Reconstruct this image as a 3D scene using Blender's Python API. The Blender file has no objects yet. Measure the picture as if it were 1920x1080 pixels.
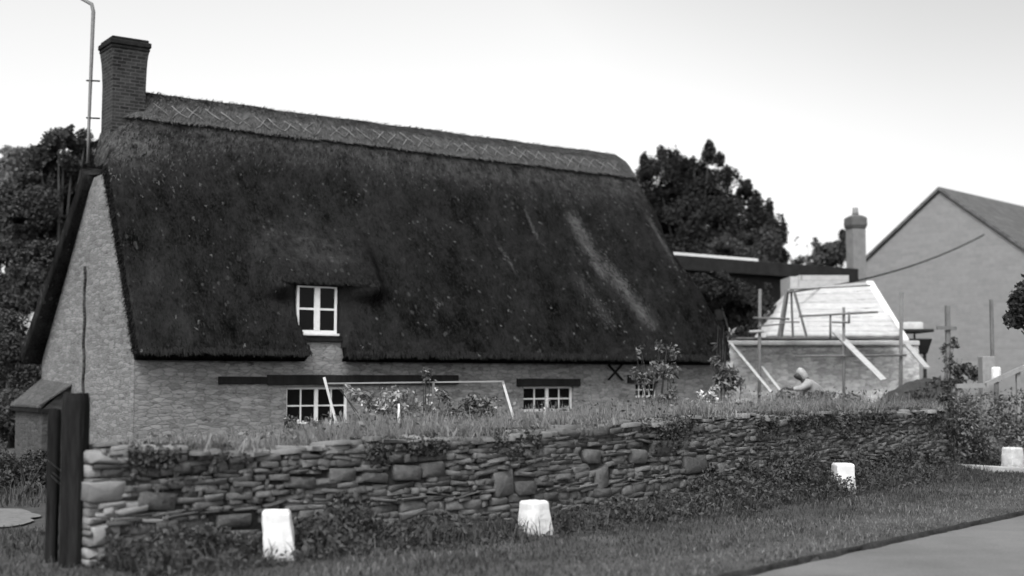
import bpy, bmesh, math, random
import numpy as np
from mathutils import Vector, Matrix, noise

random.seed(7)
RNG = np.random.default_rng(11)
scene = bpy.context.scene
COL = scene.collection
R = math.radians

# ------------------------------------------------------------------ camera
FPX = 2400.0                       # focal length in photo pixels (1920 wide)
EYE = 1.65
PITCH = math.atan(170 / FPX)       # horizon at y = 710 px
CAM = Vector((0, 0, EYE))
FW = Vector((0, math.cos(PITCH), math.sin(PITCH)))
UP = Vector((0, -math.sin(PITCH), math.cos(PITCH)))


def ray(px, py):
    return FW + Vector((1, 0, 0)) * ((px - 960) / FPX) + UP * ((540 - py) / FPX)


def at(px, py, Y):
    d = ray(px, py)
    return CAM + d * (Y / d.y)


def on_plane(px, py, p, n):
    d = ray(px, py)
    return CAM + d * ((p - CAM).dot(n) / d.dot(n))


cam = bpy.data.objects.new('camera', bpy.data.cameras.new('camera'))
COL.objects.link(cam)
cam.location = CAM
cam.rotation_euler = (math.pi / 2 + PITCH, 0, 0)
cam.data.sensor_width = 36
cam.data.lens = 36 * FPX / 1920
cam.data.clip_end = 3000
cam.data.dof.use_dof = True
cam.data.dof.focus_distance = 18.0
cam.data.dof.aperture_fstop = 0.75
scene.camera = cam

# ------------------------------------------------------------------ house frame
P0 = Vector((-6.76, 23.0, 0))
HU = Vector((0.817, 0.576, 0)).normalized()
HG = Vector((-HU.y, HU.x, 0))
HANG = math.atan2(HU.y, HU.x)


def H(s, t, z):
    return P0 + HU * s + HG * t + Vector((0, 0, z))


def facade(px, py, t=0.0):
    p = on_plane(px, py, P0 + HG * t, HG)
    return (p - P0).dot(HU), p.z


# ------------------------------------------------------------------ materials
def grey(v):
    return (v, v, v, 1)


def new_mat(name, rough=0.8, spec=0.25):
    m = bpy.data.materials.new(name)
    m.use_nodes = True
    nt = m.node_tree
    b = nt.nodes['Principled BSDF']
    b.inputs['Roughness'].default_value = rough
    b.inputs['Specular IOR Level'].default_value = spec
    return m, nt, b


def N(nt, kind, **kw):
    n = nt.nodes.new(kind)
    for k, v in kw.items():
        if k in n.inputs:
            n.inputs[k].default_value = v
        else:
            setattr(n, k, v)
    return n


def ramp(nt, src, stops):
    r = nt.nodes.new('ShaderNodeValToRGB')
    e = r.color_ramp.elements
    while len(e) < len(stops):
        e.new(0.5)
    for i, (p, c) in enumerate(stops):
        e[i].position = p
        e[i].color = grey(c)
    nt.links.new(src, r.inputs[0])
    return r


def math_node(nt, op, a, b=None):
    n = nt.nodes.new('ShaderNodeMath')
    n.operation = op
    for i, x in enumerate((a, b)):
        if x is None:
            continue
        if isinstance(x, (int, float)):
            n.inputs[i].default_value = x
        else:
            nt.links.new(x, n.inputs[i])
    return n.outputs[0]


def coords(nt, scale=(1, 1, 1), rotz=0.0):
    tc = nt.nodes.new('ShaderNodeTexCoord')
    m1 = nt.nodes.new('ShaderNodeMapping')
    m1.inputs['Rotation'].default_value = (0, 0, rotz)
    m2 = nt.nodes.new('ShaderNodeMapping')
    m2.inputs['Scale'].default_value = scale
    nt.links.new(tc.outputs['Object'], m1.inputs[0])
    nt.links.new(m1.outputs[0], m2.inputs[0])
    return m2.outputs[0]


def bump(nt, b, src, strength, dist):
    bn = nt.nodes.new('ShaderNodeBump')
    bn.inputs['Strength'].default_value = strength
    bn.inputs['Distance'].default_value = dist
    nt.links.new(src, bn.inputs['Height'])
    nt.links.new(bn.outputs[0], b.inputs['Normal'])


def mat_noise(name, lo, hi, scale=4.0, rough=0.85, bmp=0.3, bd=0.02, stretch=(1, 1, 1), spec=0.2, fine=5.0, rotz=0.0):
    m, nt, b = new_mat(name, rough, spec)
    c = coords(nt, stretch, rotz)
    n1 = N(nt, 'ShaderNodeTexNoise', Scale=scale, Detail=8.0, Roughness=0.65)
    n2 = N(nt, 'ShaderNodeTexNoise', Scale=scale * fine, Detail=4.0, Roughness=0.6)
    nt.links.new(c, n1.inputs[0]); nt.links.new(c, n2.inputs[0])
    s = math_node(nt, 'ADD', math_node(nt, 'MULTIPLY', n1.outputs[0], 0.6), math_node(nt, 'MULTIPLY', n2.outputs[0], 0.4))
    r = ramp(nt, s, [(0.33, lo), (0.67, hi)])
    nt.links.new(r.outputs[0], b.inputs['Base Color'])
    if bmp:
        bump(nt, b, s, bmp, bd)
    return m


def mat_island(name, lo, hi, rough=0.8, spec=0.2, scale=0.0, bmp=0.0, transl=0.0):
    """albedo differs from leaf to leaf / stone to stone"""
    m, nt, b = new_mat(name, rough, spec)
    g = nt.nodes.new('ShaderNodeNewGeometry')
    src = g.outputs['Random Per Island']
    if scale:
        c = coords(nt)
        n1 = N(nt, 'ShaderNodeTexNoise', Scale=scale, Detail=8.0, Roughness=0.7)
        nt.links.new(c, n1.inputs[0])
        nn = ramp(nt, n1.outputs[0], [(0.34, 0.0), (0.66, 1.0)])
        src = math_node(nt, 'ADD', math_node(nt, 'MULTIPLY', src, 0.6), math_node(nt, 'MULTIPLY', nn.outputs[0], 0.4))
        if bmp:
            bump(nt, b, n1.outputs[0], bmp, 0.03)
    r = ramp(nt, src, [(0.0, lo), (1.0, hi)])
    nt.links.new(r.outputs[0], b.inputs['Base Color'])
    if transl:
        t = nt.nodes.new('ShaderNodeBsdfTranslucent')
        nt.links.new(r.outputs[0], t.inputs[0])
        mx = nt.nodes.new('ShaderNodeMixShader')
        mx.inputs[0].default_value = transl
        nt.links.new(b.outputs[0], mx.inputs[1]); nt.links.new(t.outputs[0], mx.inputs[2])
        nt.links.new(mx.outputs[0], nt.nodes['Material Output'].inputs[0])
    return m


def mat_rubble(name, lo, hi, mortar, sx=3.6, sz=11.0, rotz=0.0, bmp=0.6):
    """coursed rubble: flat voronoi stones with mortar joints and weathering"""
    m, nt, b = new_mat(name, 0.9, 0.15)
    c0 = coords(nt, (1, 1, 1), rotz)
    wn = N(nt, 'ShaderNodeTexNoise', Scale=2.5, Detail=3.0)
    nt.links.new(c0, wn.inputs[0])
    vm = nt.nodes.new('ShaderNodeVectorMath'); vm.operation = 'MULTIPLY_ADD'
    vm.inputs[1].default_value = (0.10, 0.10, 0.07)
    nt.links.new(wn.outputs['Color'], vm.inputs[0]); nt.links.new(c0, vm.inputs[2])
    mp = nt.nodes.new('ShaderNodeMapping'); mp.inputs['Scale'].default_value = (sx, sx, sz)
    nt.links.new(vm.outputs[0], mp.inputs[0])
    v = N(nt, 'ShaderNodeTexVoronoi', Scale=1.0, Randomness=0.85)
    e = N(nt, 'ShaderNodeTexVoronoi', Scale=1.0, Randomness=0.85); e.feature = 'DISTANCE_TO_EDGE'
    nt.links.new(mp.outputs[0], v.inputs['Vector']); nt.links.new(mp.outputs[0], e.inputs['Vector'])
    bw = nt.nodes.new('ShaderNodeSeparateColor'); nt.links.new(v.outputs['Color'], bw.inputs[0])
    n2 = N(nt, 'ShaderNodeTexNoise', Scale=7.0, Detail=8.0, Roughness=0.8)
    mq = nt.nodes.new('ShaderNodeMapping'); mq.inputs['Scale'].default_value = (1, 1, 2.6)
    nt.links.new(c0, mq.inputs[0]); nt.links.new(mq.outputs[0], n2.inputs[0])
    n3 = N(nt, 'ShaderNodeTexNoise', Scale=0.9, Detail=5.0, Roughness=0.6)
    nt.links.new(c0, n3.inputs[0])
    s = math_node(nt, 'ADD', math_node(nt, 'MULTIPLY', bw.outputs[0], 0.18),
                  math_node(nt, 'ADD', math_node(nt, 'MULTIPLY', n2.outputs[0], 0.62), math_node(nt, 'MULTIPLY', n3.outputs[0], 0.30)))
    r = ramp(nt, s, [(0.30, lo), (0.72, hi)])
    n6 = N(nt, 'ShaderNodeTexNoise', Scale=5.5, Detail=5.0, Roughness=0.75)
    mr = nt.nodes.new('ShaderNodeMapping'); mr.inputs['Scale'].default_value = (1, 1, 3.0); mr.inputs['Location'].default_value = (3, 7, 1)
    nt.links.new(c0, mr.inputs[0]); nt.links.new(mr.outputs[0], n6.inputs[0])
    pit = ramp(nt, n6.outputs[0], [(0.33, 0.3), (0.43, 1.0)])
    mp2 = nt.nodes.new('ShaderNodeMix'); mp2.data_type = 'RGBA'; mp2.blend_type = 'MULTIPLY'; mp2.inputs[0].default_value = 1.0
    nt.links.new(r.outputs[0], mp2.inputs[6]); nt.links.new(pit.outputs[0], mp2.inputs[7])
    ed = ramp(nt, e.outputs['Distance'], [(0.0, 0.0), (0.10, 1.0)])
    mx = nt.nodes.new('ShaderNodeMix'); mx.data_type = 'RGBA'
    nt.links.new(ed.outputs[0], mx.inputs[0])
    mx.inputs[6].default_value = grey(mortar); ed.color_ramp.elements[0].color = grey(0.45)
    nt.links.new(mp2.outputs[2], mx.inputs[7])
    nt.links.new(mx.outputs[2], b.inputs['Base Color'])
    hh = math_node(nt, 'ADD', math_node(nt, 'MULTIPLY', ed.outputs[0], 0.6), math_node(nt, 'MULTIPLY', n2.outputs[0], 0.7))
    bump(nt, b, hh, bmp, 0.03)
    return m


def mat_brick(name, lo, hi, mortar, bw=0.22, bh=0.075, contrast=1.0):
    m, nt, b = new_mat(name, 0.9, 0.15)
    tc = nt.nodes.new('ShaderNodeTexCoord')
    mp = nt.nodes.new('ShaderNodeMapping'); mp.inputs['Rotation'].default_value = (0, 0, -HANG)
    nt.links.new(tc.outputs['Object'], mp.inputs[0])
    sp = nt.nodes.new('ShaderNodeSeparateXYZ'); nt.links.new(mp.outputs[0], sp.inputs[0])
    cb = nt.nodes.new('ShaderNodeCombineXYZ')
    nt.links.new(math_node(nt, 'ADD', sp.outputs[0], sp.outputs[1]), cb.inputs[0])
    nt.links.new(sp.outputs[2], cb.inputs[1])
    br = nt.nodes.new('ShaderNodeTexBrick')
    br.inputs['Color1'].default_value = grey(lo); br.inputs['Color2'].default_value = grey(hi)
    br.inputs['Mortar'].default_value = grey(mortar)
    br.inputs['Scale'].default_value = 1.0
    br.inputs['Mortar Size'].default_value = 0.009
    br.inputs['Brick Width'].default_value = bw
    br.inputs['Row Height'].default_value = bh
    nt.links.new(cb.outputs[0], br.inputs['Vector'])
    n2 = N(nt, 'ShaderNodeTexNoise', Scale=5.0, Detail=8.0, Roughness=0.7)
    nt.links.new(tc.outputs['Object'], n2.inputs[0])
    r = ramp(nt, n2.outputs[0], [(0.3, 0.65), (0.7, 1.25)])
    mx = nt.nodes.new('ShaderNodeMix'); mx.data_type = 'RGBA'; mx.blend_type = 'MULTIPLY'
    mx.inputs[0].default_value = contrast
    nt.links.new(br.outputs[0], mx.inputs[6]); nt.links.new(r.outputs[0], mx.inputs[7])
    nt.links.new(mx.outputs[2], b.inputs['Base Color'])
    bump(nt, b, math_node(nt, 'SUBTRACT', n2.outputs[0], br.outputs['Fac']), 0.5, 0.02)
    return m


def mat_thatch(name, lo, hi, spot, spot_amt=0.5):
    m, nt, b = new_mat(name, 0.95, 0.01)
    c = coords(nt, (1, 1, 0.28), -HANG)
    n1 = N(nt, 'ShaderNodeTexNoise', Scale=26.0, Detail=6.0, Roughness=0.7)
    nt.links.new(c, n1.inputs[0])
    c2 = coords(nt, (1, 1, 0.6), -HANG)
    n2 = N(nt, 'ShaderNodeTexNoise', Scale=0.9, Detail=6.0, Roughness=0.65)
    nt.links.new(c2, n2.inputs[0])
    c7 = coords(nt, (1, 1, 0.13), -HANG)
    n7 = N(nt, 'ShaderNodeTexNoise', Scale=3.2, Detail=6.0, Roughness=0.7)
    nt.links.new(c7, n7.inputs[0])
    s = math_node(nt, 'ADD', math_node(nt, 'MULTIPLY', n7.outputs[0], 0.45), math_node(nt, 'ADD', math_node(nt, 'MULTIPLY', n1.outputs[0], 0.40), math_node(nt, 'MULTIPLY', n2.outputs[0], 0.45)))
    r = ramp(nt, s, [(0.53, lo), (0.86, hi)])
    # lichen flecks
    c3 = coords(nt, (1, 1, 0.6), -HANG)
    v = N(nt, 'ShaderNodeTexVoronoi', Scale=6.5, Randomness=1.0)
    nt.links.new(c3, v.inputs['Vector'])
    n4 = N(nt, 'ShaderNodeTexNoise', Scale=1.3, Detail=3.0)
    nt.links.new(c3, n4.inputs[0])
    thr = math_node(nt, 'MULTIPLY', ramp(nt, n4.outputs[0], [(0.42, 0.0), (0.7, 1.0)]).outputs[0], 0.30)
    sp = math_node(nt, 'LESS_THAN', v.outputs['Distance'], thr)
    spf = math_node(nt, 'MULTIPLY', math_node(nt, 'MULTIPLY', sp, n1.outputs[0]), spot_amt)
    mx = nt.nodes.new('ShaderNodeMix'); mx.data_type = 'RGBA'
    nt.links.new(spf, mx.inputs[0])
    nt.links.new(r.outputs[0], mx.inputs[6]); mx.inputs[7].default_value = grey(spot)
    at_ = nt.nodes.new('ShaderNodeAttribute'); at_.attribute_name = 'fade_skylight'
    n5 = N(nt, 'ShaderNodeTexNoise', Scale=5.0, Detail=6.0, Roughness=0.75)
    nt.links.new(c2, n5.inputs[0])
    fz = math_node(nt, 'MULTIPLY', at_.outputs['Fac'], ramp(nt, n5.outputs[0], [(0.36, 0.0), (0.66, 1.0)]).outputs[0])
    mw = nt.nodes.new('ShaderNodeMix'); mw.data_type = 'RGBA'
    nt.links.new(fz, mw.inputs[0]); nt.links.new(mx.outputs[2], mw.inputs[6]); mw.inputs[7].default_value = grey(0.12)
    nt.links.new(mw.outputs[2], b.inputs['Base Color'])
    bump(nt, b, n1.outputs[0], 0.8, 0.05)
    return m


M = {}
M['thatch'] = mat_thatch('old_thatch', 0.002, 0.030, 0.10)
M['thatch_straw'] = mat_island('loose_straw', 0.002, 0.024, 0.9, 0.02)
M['thatch_pale'] = mat_island('pale_straw', 0.035, 0.095, 0.9, 0.1)
M['cheek'] = mat_thatch('cut_thatch', 0.010, 0.028, 0.08)
M['ridge'] = mat_thatch('ridge_thatch', 0.04, 0.12, 0.16, 0.5)
M['ridge_straw'] = mat_island('ridge_straw', 0.035, 0.12, 0.9, 0.1)
M['hazel'] = mat_noise('hazel_rods', 0.11, 0.23, 6, 0.8, 0.2)
M['rubble'] = mat_rubble('rubble_stone', 0.055, 0.27, 0.07, 4.6, 15.0, rotz=-HANG)
M['gable'] = mat_rubble('gable_stone', 0.055, 0.225, 0.08, 3.6, 17.0, rotz=-HANG)
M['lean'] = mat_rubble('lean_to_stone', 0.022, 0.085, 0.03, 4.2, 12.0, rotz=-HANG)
M['chimney'] = mat_brick('chimney_brick', 0.014, 0.040, 0.06, 0.19, 0.07)
M['chimney_cap'] = mat_noise('chimney_cap', 0.008, 0.03, 6, 0.9, 0.4, spec=0.02)
M['white_paint'] = mat_noise('white_paint', 0.52, 0.68, 9, 0.5, 0.05, spec=0.4)
m, nt, b = new_mat('whitewashed_stone', 0.8, 0.2)
c_ = coords(nt)
n1 = N(nt, 'ShaderNodeTexNoise', Scale=7.0, Detail=8.0, Roughness=0.7); nt.links.new(c_, n1.inputs[0])
sp_ = nt.nodes.new('ShaderNodeSeparateXYZ'); nt.links.new(c_, sp_.inputs[0])
mud = ramp(nt, math_node(nt, 'ADD', math_node(nt, 'MULTIPLY', sp_.outputs[2], 2.2), math_node(nt, 'MULTIPLY', n1.outputs[0], 0.9)), [(0.45, 0.30), (0.85, 1.0)])
base_ = ramp(nt, n1.outputs[0], [(0.28, 0.34), (0.40, 0.50), (0.7, 0.62)])
mx_ = nt.nodes.new('ShaderNodeMix'); mx_.data_type = 'RGBA'; mx_.blend_type = 'MULTIPLY'; mx_.inputs[0].default_value = 1.0
nt.links.new(base_.outputs[0], mx_.inputs[6]); nt.links.new(mud.outputs[0], mx_.inputs[7]); nt.links.new(mx_.outputs[2], b.inputs['Base Color'])
bump(nt, b, n1.outputs[0], 0.4, 0.02)
M['white_block'] = m
M['white_wood'] = mat_noise('pale_timber', 0.22, 0.38, 7, 0.7, 0.1)
M['dark_wood'] = mat_noise('tarred_timber', 0.008, 0.022, 5, 0.85, 0.5, 0.02, (1, 1, 0.15), spec=0.02)
M['post_wood'] = mat_noise('weathered_post', 0.006, 0.024, 9, 0.9, 0.8, 0.03, (1, 1, 0.12), spec=0.02)
M['mid_wood'] = mat_noise('grey_timber', 0.07, 0.15, 7, 0.85, 0.3, 0.02, (1, 1, 0.3))
M['lime'] = mat_noise('lime_mortar', 0.16, 0.30, 9, 0.9, 0.3)
m, nt, b = new_mat('window_glass', 0.08, 0.12); b.inputs['Base Color'].default_value = grey(0.006); M['glass'] = m
M['curtain'] = mat_noise('net_curtain', 0.05, 0.12, 9, 0.9, 0.1, stretch=(1, 1, 0.1))
M['iron'] = mat_noise('black_iron', 0.008, 0.016, 12, 0.7, 0.1, spec=0.02)
M['steel'] = mat_noise('galvanised_steel', 0.10, 0.17, 8, 0.5, 0.05, spec=0.4)
M['walling'] = mat_island('dry_stone', 0.038, 0.15, 0.9, 0.15, 11.0, 1.0)
M['walling_pale'] = mat_island('pale_stone', 0.12, 0.23, 0.9, 0.15, 6.0, 0.5)
M['coping'] = mat_island('coping_stone', 0.06, 0.19, 0.9, 0.15, 7.0, 0.5)
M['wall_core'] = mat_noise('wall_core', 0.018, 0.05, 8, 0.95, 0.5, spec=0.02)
M['turf'] = mat_noise('turf', 0.02, 0.075, 1.2, 0.95, 0.6, 0.04, fine=9.0)
M['grass'] = mat_island('grass_blades', 0.006, 0.09, 0.8, 0.08, 1.1, transl=0.2)
M['dry_grass'] = mat_island('dry_grass_blades', 0.06, 0.20, 0.8, 0.15, transl=0.2)
M['grass_tall'] = mat_island('tall_grass', 0.05, 0.30, 0.8, 0.10, 1.6, transl=0.3)
M['weeds'] = mat_island('weed_leaves', 0.018, 0.105, 0.7, 0.04, 2.5, transl=0.2)
M['shrub'] = mat_island('shrub_leaves', 0.04, 0.19, 0.7, 0.1, transl=0.2)
M['pale_leaf'] = mat_island('pale_leaves', 0.10, 0.38, 0.7, 0.2, transl=0.2)
M['petal'] = mat_island('white_petals', 0.55, 0.85, 0.7, 0.2, transl=0.2)
M['leaf_dark'] = mat_island('tree_leaves', 0.008, 0.046, 0.7, 0.04, 1.1, transl=0.15)
M['leaf_grey'] = mat_island('tree_leaves_grey', 0.014, 0.10, 0.7, 0.04, 0.8, transl=0.2)
M['leaf_mid'] = mat_island('tree_leaves_mid', 0.02, 0.09, 0.7, 0.2, 1.4, transl=0.2)
M['leaf_hazed'] = mat_island('tree_leaves_hazed', 0.10, 0.22, 0.7, 0.2, transl=0.3)  # distance haze put into the leaf colour
M['bark'] = mat_noise('bark', 0.02, 0.06, 6, 0.95, 0.8, 0.03, (1, 1, 0.2))
M['asphalt'] = mat_noise('asphalt', 0.07, 0.16, 0.6, 0.9, 0.6, 0.01, fine=90.0)
M['edge_shadow'] = mat_noise('edge_shadow_tone', 0.014, 0.045, 6, 0.95, 0.8, 0.03, spec=0.02)  # near-black earth tone stands for the shadow below the turf edge
M['earth'] = mat_noise('dug_earth', 0.015, 0.05, 2.5, 0.95, 0.9, 0.06)
M['gravel'] = mat_noise('pale_gravel', 0.09, 0.17, 6, 0.95, 0.6, 0.02)
M['concrete'] = mat_noise('concrete', 0.26, 0.40, 3, 0.9, 0.3)
M['pillar'] = mat_noise('grey_concrete', 0.15, 0.23, 3, 0.9, 0.3)
M['membrane'] = mat_brick('roof_membrane', 0.32, 0.40, 0.22, 0.95, 0.30, 0.5)
M['far_stone'] = mat_rubble('extension_stone', 0.12, 0.62, 0.25, 4.5, 11.0)
M['far_brick'] = mat_brick('far_brick', 0.175, 0.20, 0.185, 0.45, 0.15, 0.3)
M['far_chimney'] = mat_noise('far_chimney', 0.12, 0.19, 4, 0.9, 0.2)
M['far_chimney_cap'] = mat_noise('far_chimney_cap', 0.06, 0.11, 4, 0.9, 0.2)
M['far_roof'] = mat_brick('far_roof_tiles', 0.075, 0.11, 0.05, 0.3, 0.25, 0.8)
M['tar_roof'] = mat_noise('dark_roof', 0.014, 0.03, 3, 0.85, 0.2, spec=0.02)
M['skip'] = mat_noise('dark_skip_paint', 0.008, 0.02, 4, 0.6, 0.1)
M['skin'] = mat_noise('skin', 0.03, 0.06, 9, 0.6, 0.05)
M['hair'] = mat_noise('pale_hair', 0.2, 0.36, 20, 0.8, 0.3)
M['shirt'] = mat_noise('pale_shirt', 0.16, 0.30, 8, 0.9, 0.2)
M['trousers'] = mat_noise('dark_trousers', 0.012, 0.03, 8, 0.9, 0.2)


# ------------------------------------------------------------------ mesh helpers
def finish(o, name, parent=None, origin=None):
    COL.objects.link(o)
    if parent is not None:
        o.parent = parent
        def world(q):
            T = Matrix.Translation(q.location)
            return T if q.parent is None else world(q.parent) @ q.matrix_parent_inverse @ T
        o.matrix_parent_inverse = world(parent).inverted()
    return o


def np_mesh(name, verts, faces, mats, parent=None, smooth=False, mi=None, rebase=True):
    """verts (n,3), faces (m,k) arrays -> one mesh object"""
    verts = np.asarray(verts, dtype=np.float32); faces = np.asarray(faces, dtype=np.int32)
    loc = Vector((0, 0, 0))
    if parent is None and rebase and len(verts):
        lo = verts.min(0); hi = verts.max(0)
        loc = Vector(((lo[0] + hi[0]) / 2, (lo[1] + hi[1]) / 2, lo[2]))
        verts = verts - np.array(loc, dtype=np.float32)
    me = bpy.data.meshes.new(name)
    k = faces.shape[1]
    me.vertices.add(len(verts)); me.vertices.foreach_set('co', verts.ravel())
    me.loops.add(faces.size); me.loops.foreach_set('vertex_index', faces.ravel())
    me.polygons.add(len(faces))
    me.polygons.foreach_set('loop_start', np.arange(0, faces.size, k, dtype=np.int32))
    for mm in (mats if isinstance(mats, (list, tuple)) else [mats]):
        me.materials.append(mm)
    if mi is not None:
        me.polygons.foreach_set('material_index', np.asarray(mi, dtype=np.int32))
    if smooth:
        me.polygons.foreach_set('use_smooth', np.ones(len(faces), dtype=bool))
    me.update(calc_edges=True); me.validate()
    o = bpy.data.objects.new(name, me)
    o.location = loc
    return finish(o, name, parent)


class MB:
    def __init__(self):
        self.v = []; self.f = []; self.mi = []

    def add(self, vs, fs, mi=0):
        n = len(self.v)
        self.v += [tuple(x) for x in vs]
        self.f += [tuple(i + n for i in f) for f in fs]
        self.mi += [mi] * len(fs)
        return self

    def hexa(self, b4, t4, mi=0):
        """bottom quad, top quad, same order"""
        return self.add(list(b4) + list(t4), [(3, 2, 1, 0), (4, 5, 6, 7), (0, 1, 5, 4), (1, 2, 6, 5), (2, 3, 7, 6), (3, 0, 4, 7)], mi)

    def hbox(self, s0, s1, t0, t1, z0, z1, mi=0):
        """box in the cottage's frame"""
        q = [(s0, t0), (s1, t0), (s1, t1), (s0, t1)]
        return self.hexa([H(s, t, z0) for s, t in q], [H(s, t, z1) for s, t in q], mi)

    def beam(self, p0, p1, w, h, up=(0, 0, 1), mi=0, taper=1.0):
        p0 = Vector(p0); p1 = Vector(p1)
        d = (p1 - p0).normalized()
        sd = d.cross(Vector(up))
        if sd.length < 1e-4:
            sd = d.cross(Vector((1, 0, 0)))
        sd.normalize(); u = sd.cross(d)
        a = [p0 + sd * x * w / 2 + u * y * h / 2 for x, y in ((-1, -1), (1, -1), (1, 1), (-1, 1))]
        c = [p1 + sd * x * w * taper / 2 + u * y * h * taper / 2 for x, y in ((-1, -1), (1, -1), (1, 1), (-1, 1))]
        return self.hexa(a, c, mi)

    def tube(self, pts, rad, n=8, mi=0, cap=True):
        pts = [Vector(p) for p in pts]
        if isinstance(rad, (int, float)):
            rad = [rad] * len(pts)
        rings = []
        ref = Vector((0.31, 0.77, 0.55))
        for i, p in enumerate(pts):
            d = (pts[min(i + 1, len(pts) - 1)] - pts[max(i - 1, 0)]).normalized()
            a = d.cross(ref)
            if a.length < 0.1:
                a = d.cross(Vector((1, 0, 0)))
            a.normalize(); c = d.cross(a)
            rings.append([p + (a * math.cos(2 * math.pi * k / n) + c * math.sin(2 * math.pi * k / n)) * rad[i] for k in range(n)])
        vs = [v for r in rings for v in r]
        fs = []
        for i in range(len(pts) - 1):
            for k in range(n):
                fs.append((i * n + k, i * n + (k + 1) % n, (i + 1) * n + (k + 1) % n, (i + 1) * n + k))
        if cap:
            fs.append(tuple(reversed(range(n))))
            fs.append(tuple(range((len(pts) - 1) * n, len(pts) * n)))
        return self.add(vs, fs, mi)

    def build(self, name, mats, parent=None, smooth=False, bevel=0.0):
        me = bpy.data.meshes.new(name)
        loc = Vector((0, 0, 0))
        vs = [Vector(v) for v in self.v]
        if parent is None:
            xs = [v.x for v in vs]; ys = [v.y for v in vs]; zs = [v.z for v in vs]
            loc = Vector(((min(xs) + max(xs)) / 2, (min(ys) + max(ys)) / 2, min(zs)))
            vs = [v - loc for v in vs]
        me.from_pydata([tuple(v) for v in vs], [], self.f)
        for mm in (mats if isinstance(mats, (list, tuple)) else [mats]):
            me.materials.append(mm)
        me.polygons.foreach_set('material_index', self.mi)
        bm = bmesh.new(); bm.from_mesh(me)
        bmesh.ops.recalc_face_normals(bm, faces=bm.faces)
        bm.to_mesh(me); bm.free()
        if smooth:
            me.polygons.foreach_set('use_smooth', [True] * len(me.polygons))
        me.update()
        o = bpy.data.objects.new(name, me)
        o.location = loc
        if bevel:
            md = o.modifiers.new('bevel', 'BEVEL'); md.width = bevel; md.segments = 2; md.limit_method = 'ANGLE'
        return finish(o, name, parent)


def merge_into(dst, mb, mat, smooth=False):
    """add a builder's faces to an existing part that sits at the world origin"""
    W = Matrix.Identity(4)
    tmp = bpy.data.meshes.new('tmp'); tmp.from_pydata([tuple(v) for v in mb.v], [], mb.f)
    dst.data.materials.append(mat); k = len(dst.data.materials) - 1
    bm = bmesh.new(); bm.from_mesh(dst.data); n = len(bm.faces)
    bm.from_mesh(tmp)
    bm.faces.ensure_lookup_table()
    for f in bm.faces[n:]:
        f.material_index = k; f.smooth = smooth
    bmesh.ops.recalc_face_normals(bm, faces=bm.faces[n:])
    bm.to_mesh(dst.data); bm.free(); bpy.data.meshes.remove(tmp)


def tag(o, label=None, cat=None, group=None, kind=None):
    if label: o['label'] = label
    if cat: o['category'] = cat
    if group: o['group'] = group
    if kind: o['kind'] = kind
    return o


def thing(name, loc, label, cat, group=None):
    o = bpy.data.objects.new(name, None)
    o.empty_display_size = 0.2
    COL.objects.link(o)
    o.location = Vector(loc)
    return tag(o, label, cat, group)


def fbm(p, s):
    return noise.fractal(Vector(p) * s, 1.0, 2.0, 4)


def unit(n, rng=RNG):
    v = rng.normal(size=(n, 3))
    return v / np.linalg.norm(v, axis=1, keepdims=True)


def leaf_verts(P, size, rng, up=0.5, aspect=0.55, out=None):
    """one diamond-shaped leaf per point"""
    n = len(P)
    nrm = unit(n, rng) + np.array([0, 0, up])
    if out is not None:
        nrm = nrm + out * 0.7
    nrm /= np.linalg.norm(nrm, axis=1, keepdims=True)
    a = np.cross(nrm, unit(n, rng)); a /= np.linalg.norm(a, axis=1, keepdims=True) + 1e-9
    b = np.cross(nrm, a)
    L = (size * rng.uniform(0.55, 1.35, n))[:, None]
    W = L * aspect
    V = np.stack([P - a * L * 0.5, P + b * W * 0.5 - a * L * 0.05, P + a * L * 0.5 - nrm * L * 0.12, P - b * W * 0.5 - a * L * 0.05], axis=1)
    F = np.arange(4 * n).reshape(n, 4)
    return V.reshape(-1, 3), F


def lobe_points(lobes, n, rng, thr=-0.12, freq=1.0, shell=0.3):
    vol = np.array([(l[3] * l[4] * l[5]) ** (2 / 3) for l in lobes]); vol /= vol.sum()
    P = []; O = []
    for l, w in zip(lobes, vol):
        m = int(n * w * 1.6)
        d = unit(m, rng)
        r = np.clip(1.0 - np.abs(rng.normal(0, shell, m)), 0.05, 1.0) * rng.uniform(0.9, 1.12, m)
        c = np.array(l[:3]); rr = np.array(l[3:6])
        p = c + d * rr * r[:, None]
        keep = np.array([noise.noise(Vector(q) * freq) + 0.5 * noise.noise(Vector(q) * freq * 2.7) > thr for q in p])
        P.append(p[keep]); O.append(d[keep])
    P = np.concatenate(P); O = np.concatenate(O)
    ok = P[:, 2] > 0.03
    return P[ok], O[ok]


def foliage(name, lobes, n, size, m, parent=None, seed=1, thr=-0.12, freq=1.0, shell=0.3, up=0.5, aspect=0.55):
    rng = np.random.default_rng(seed)
    P, O = lobe_points(lobes, n, rng, thr, freq, shell)
    V, F = leaf_verts(P, size, rng, up, aspect, O)
    return np_mesh(name, V, F, m, parent)


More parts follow.
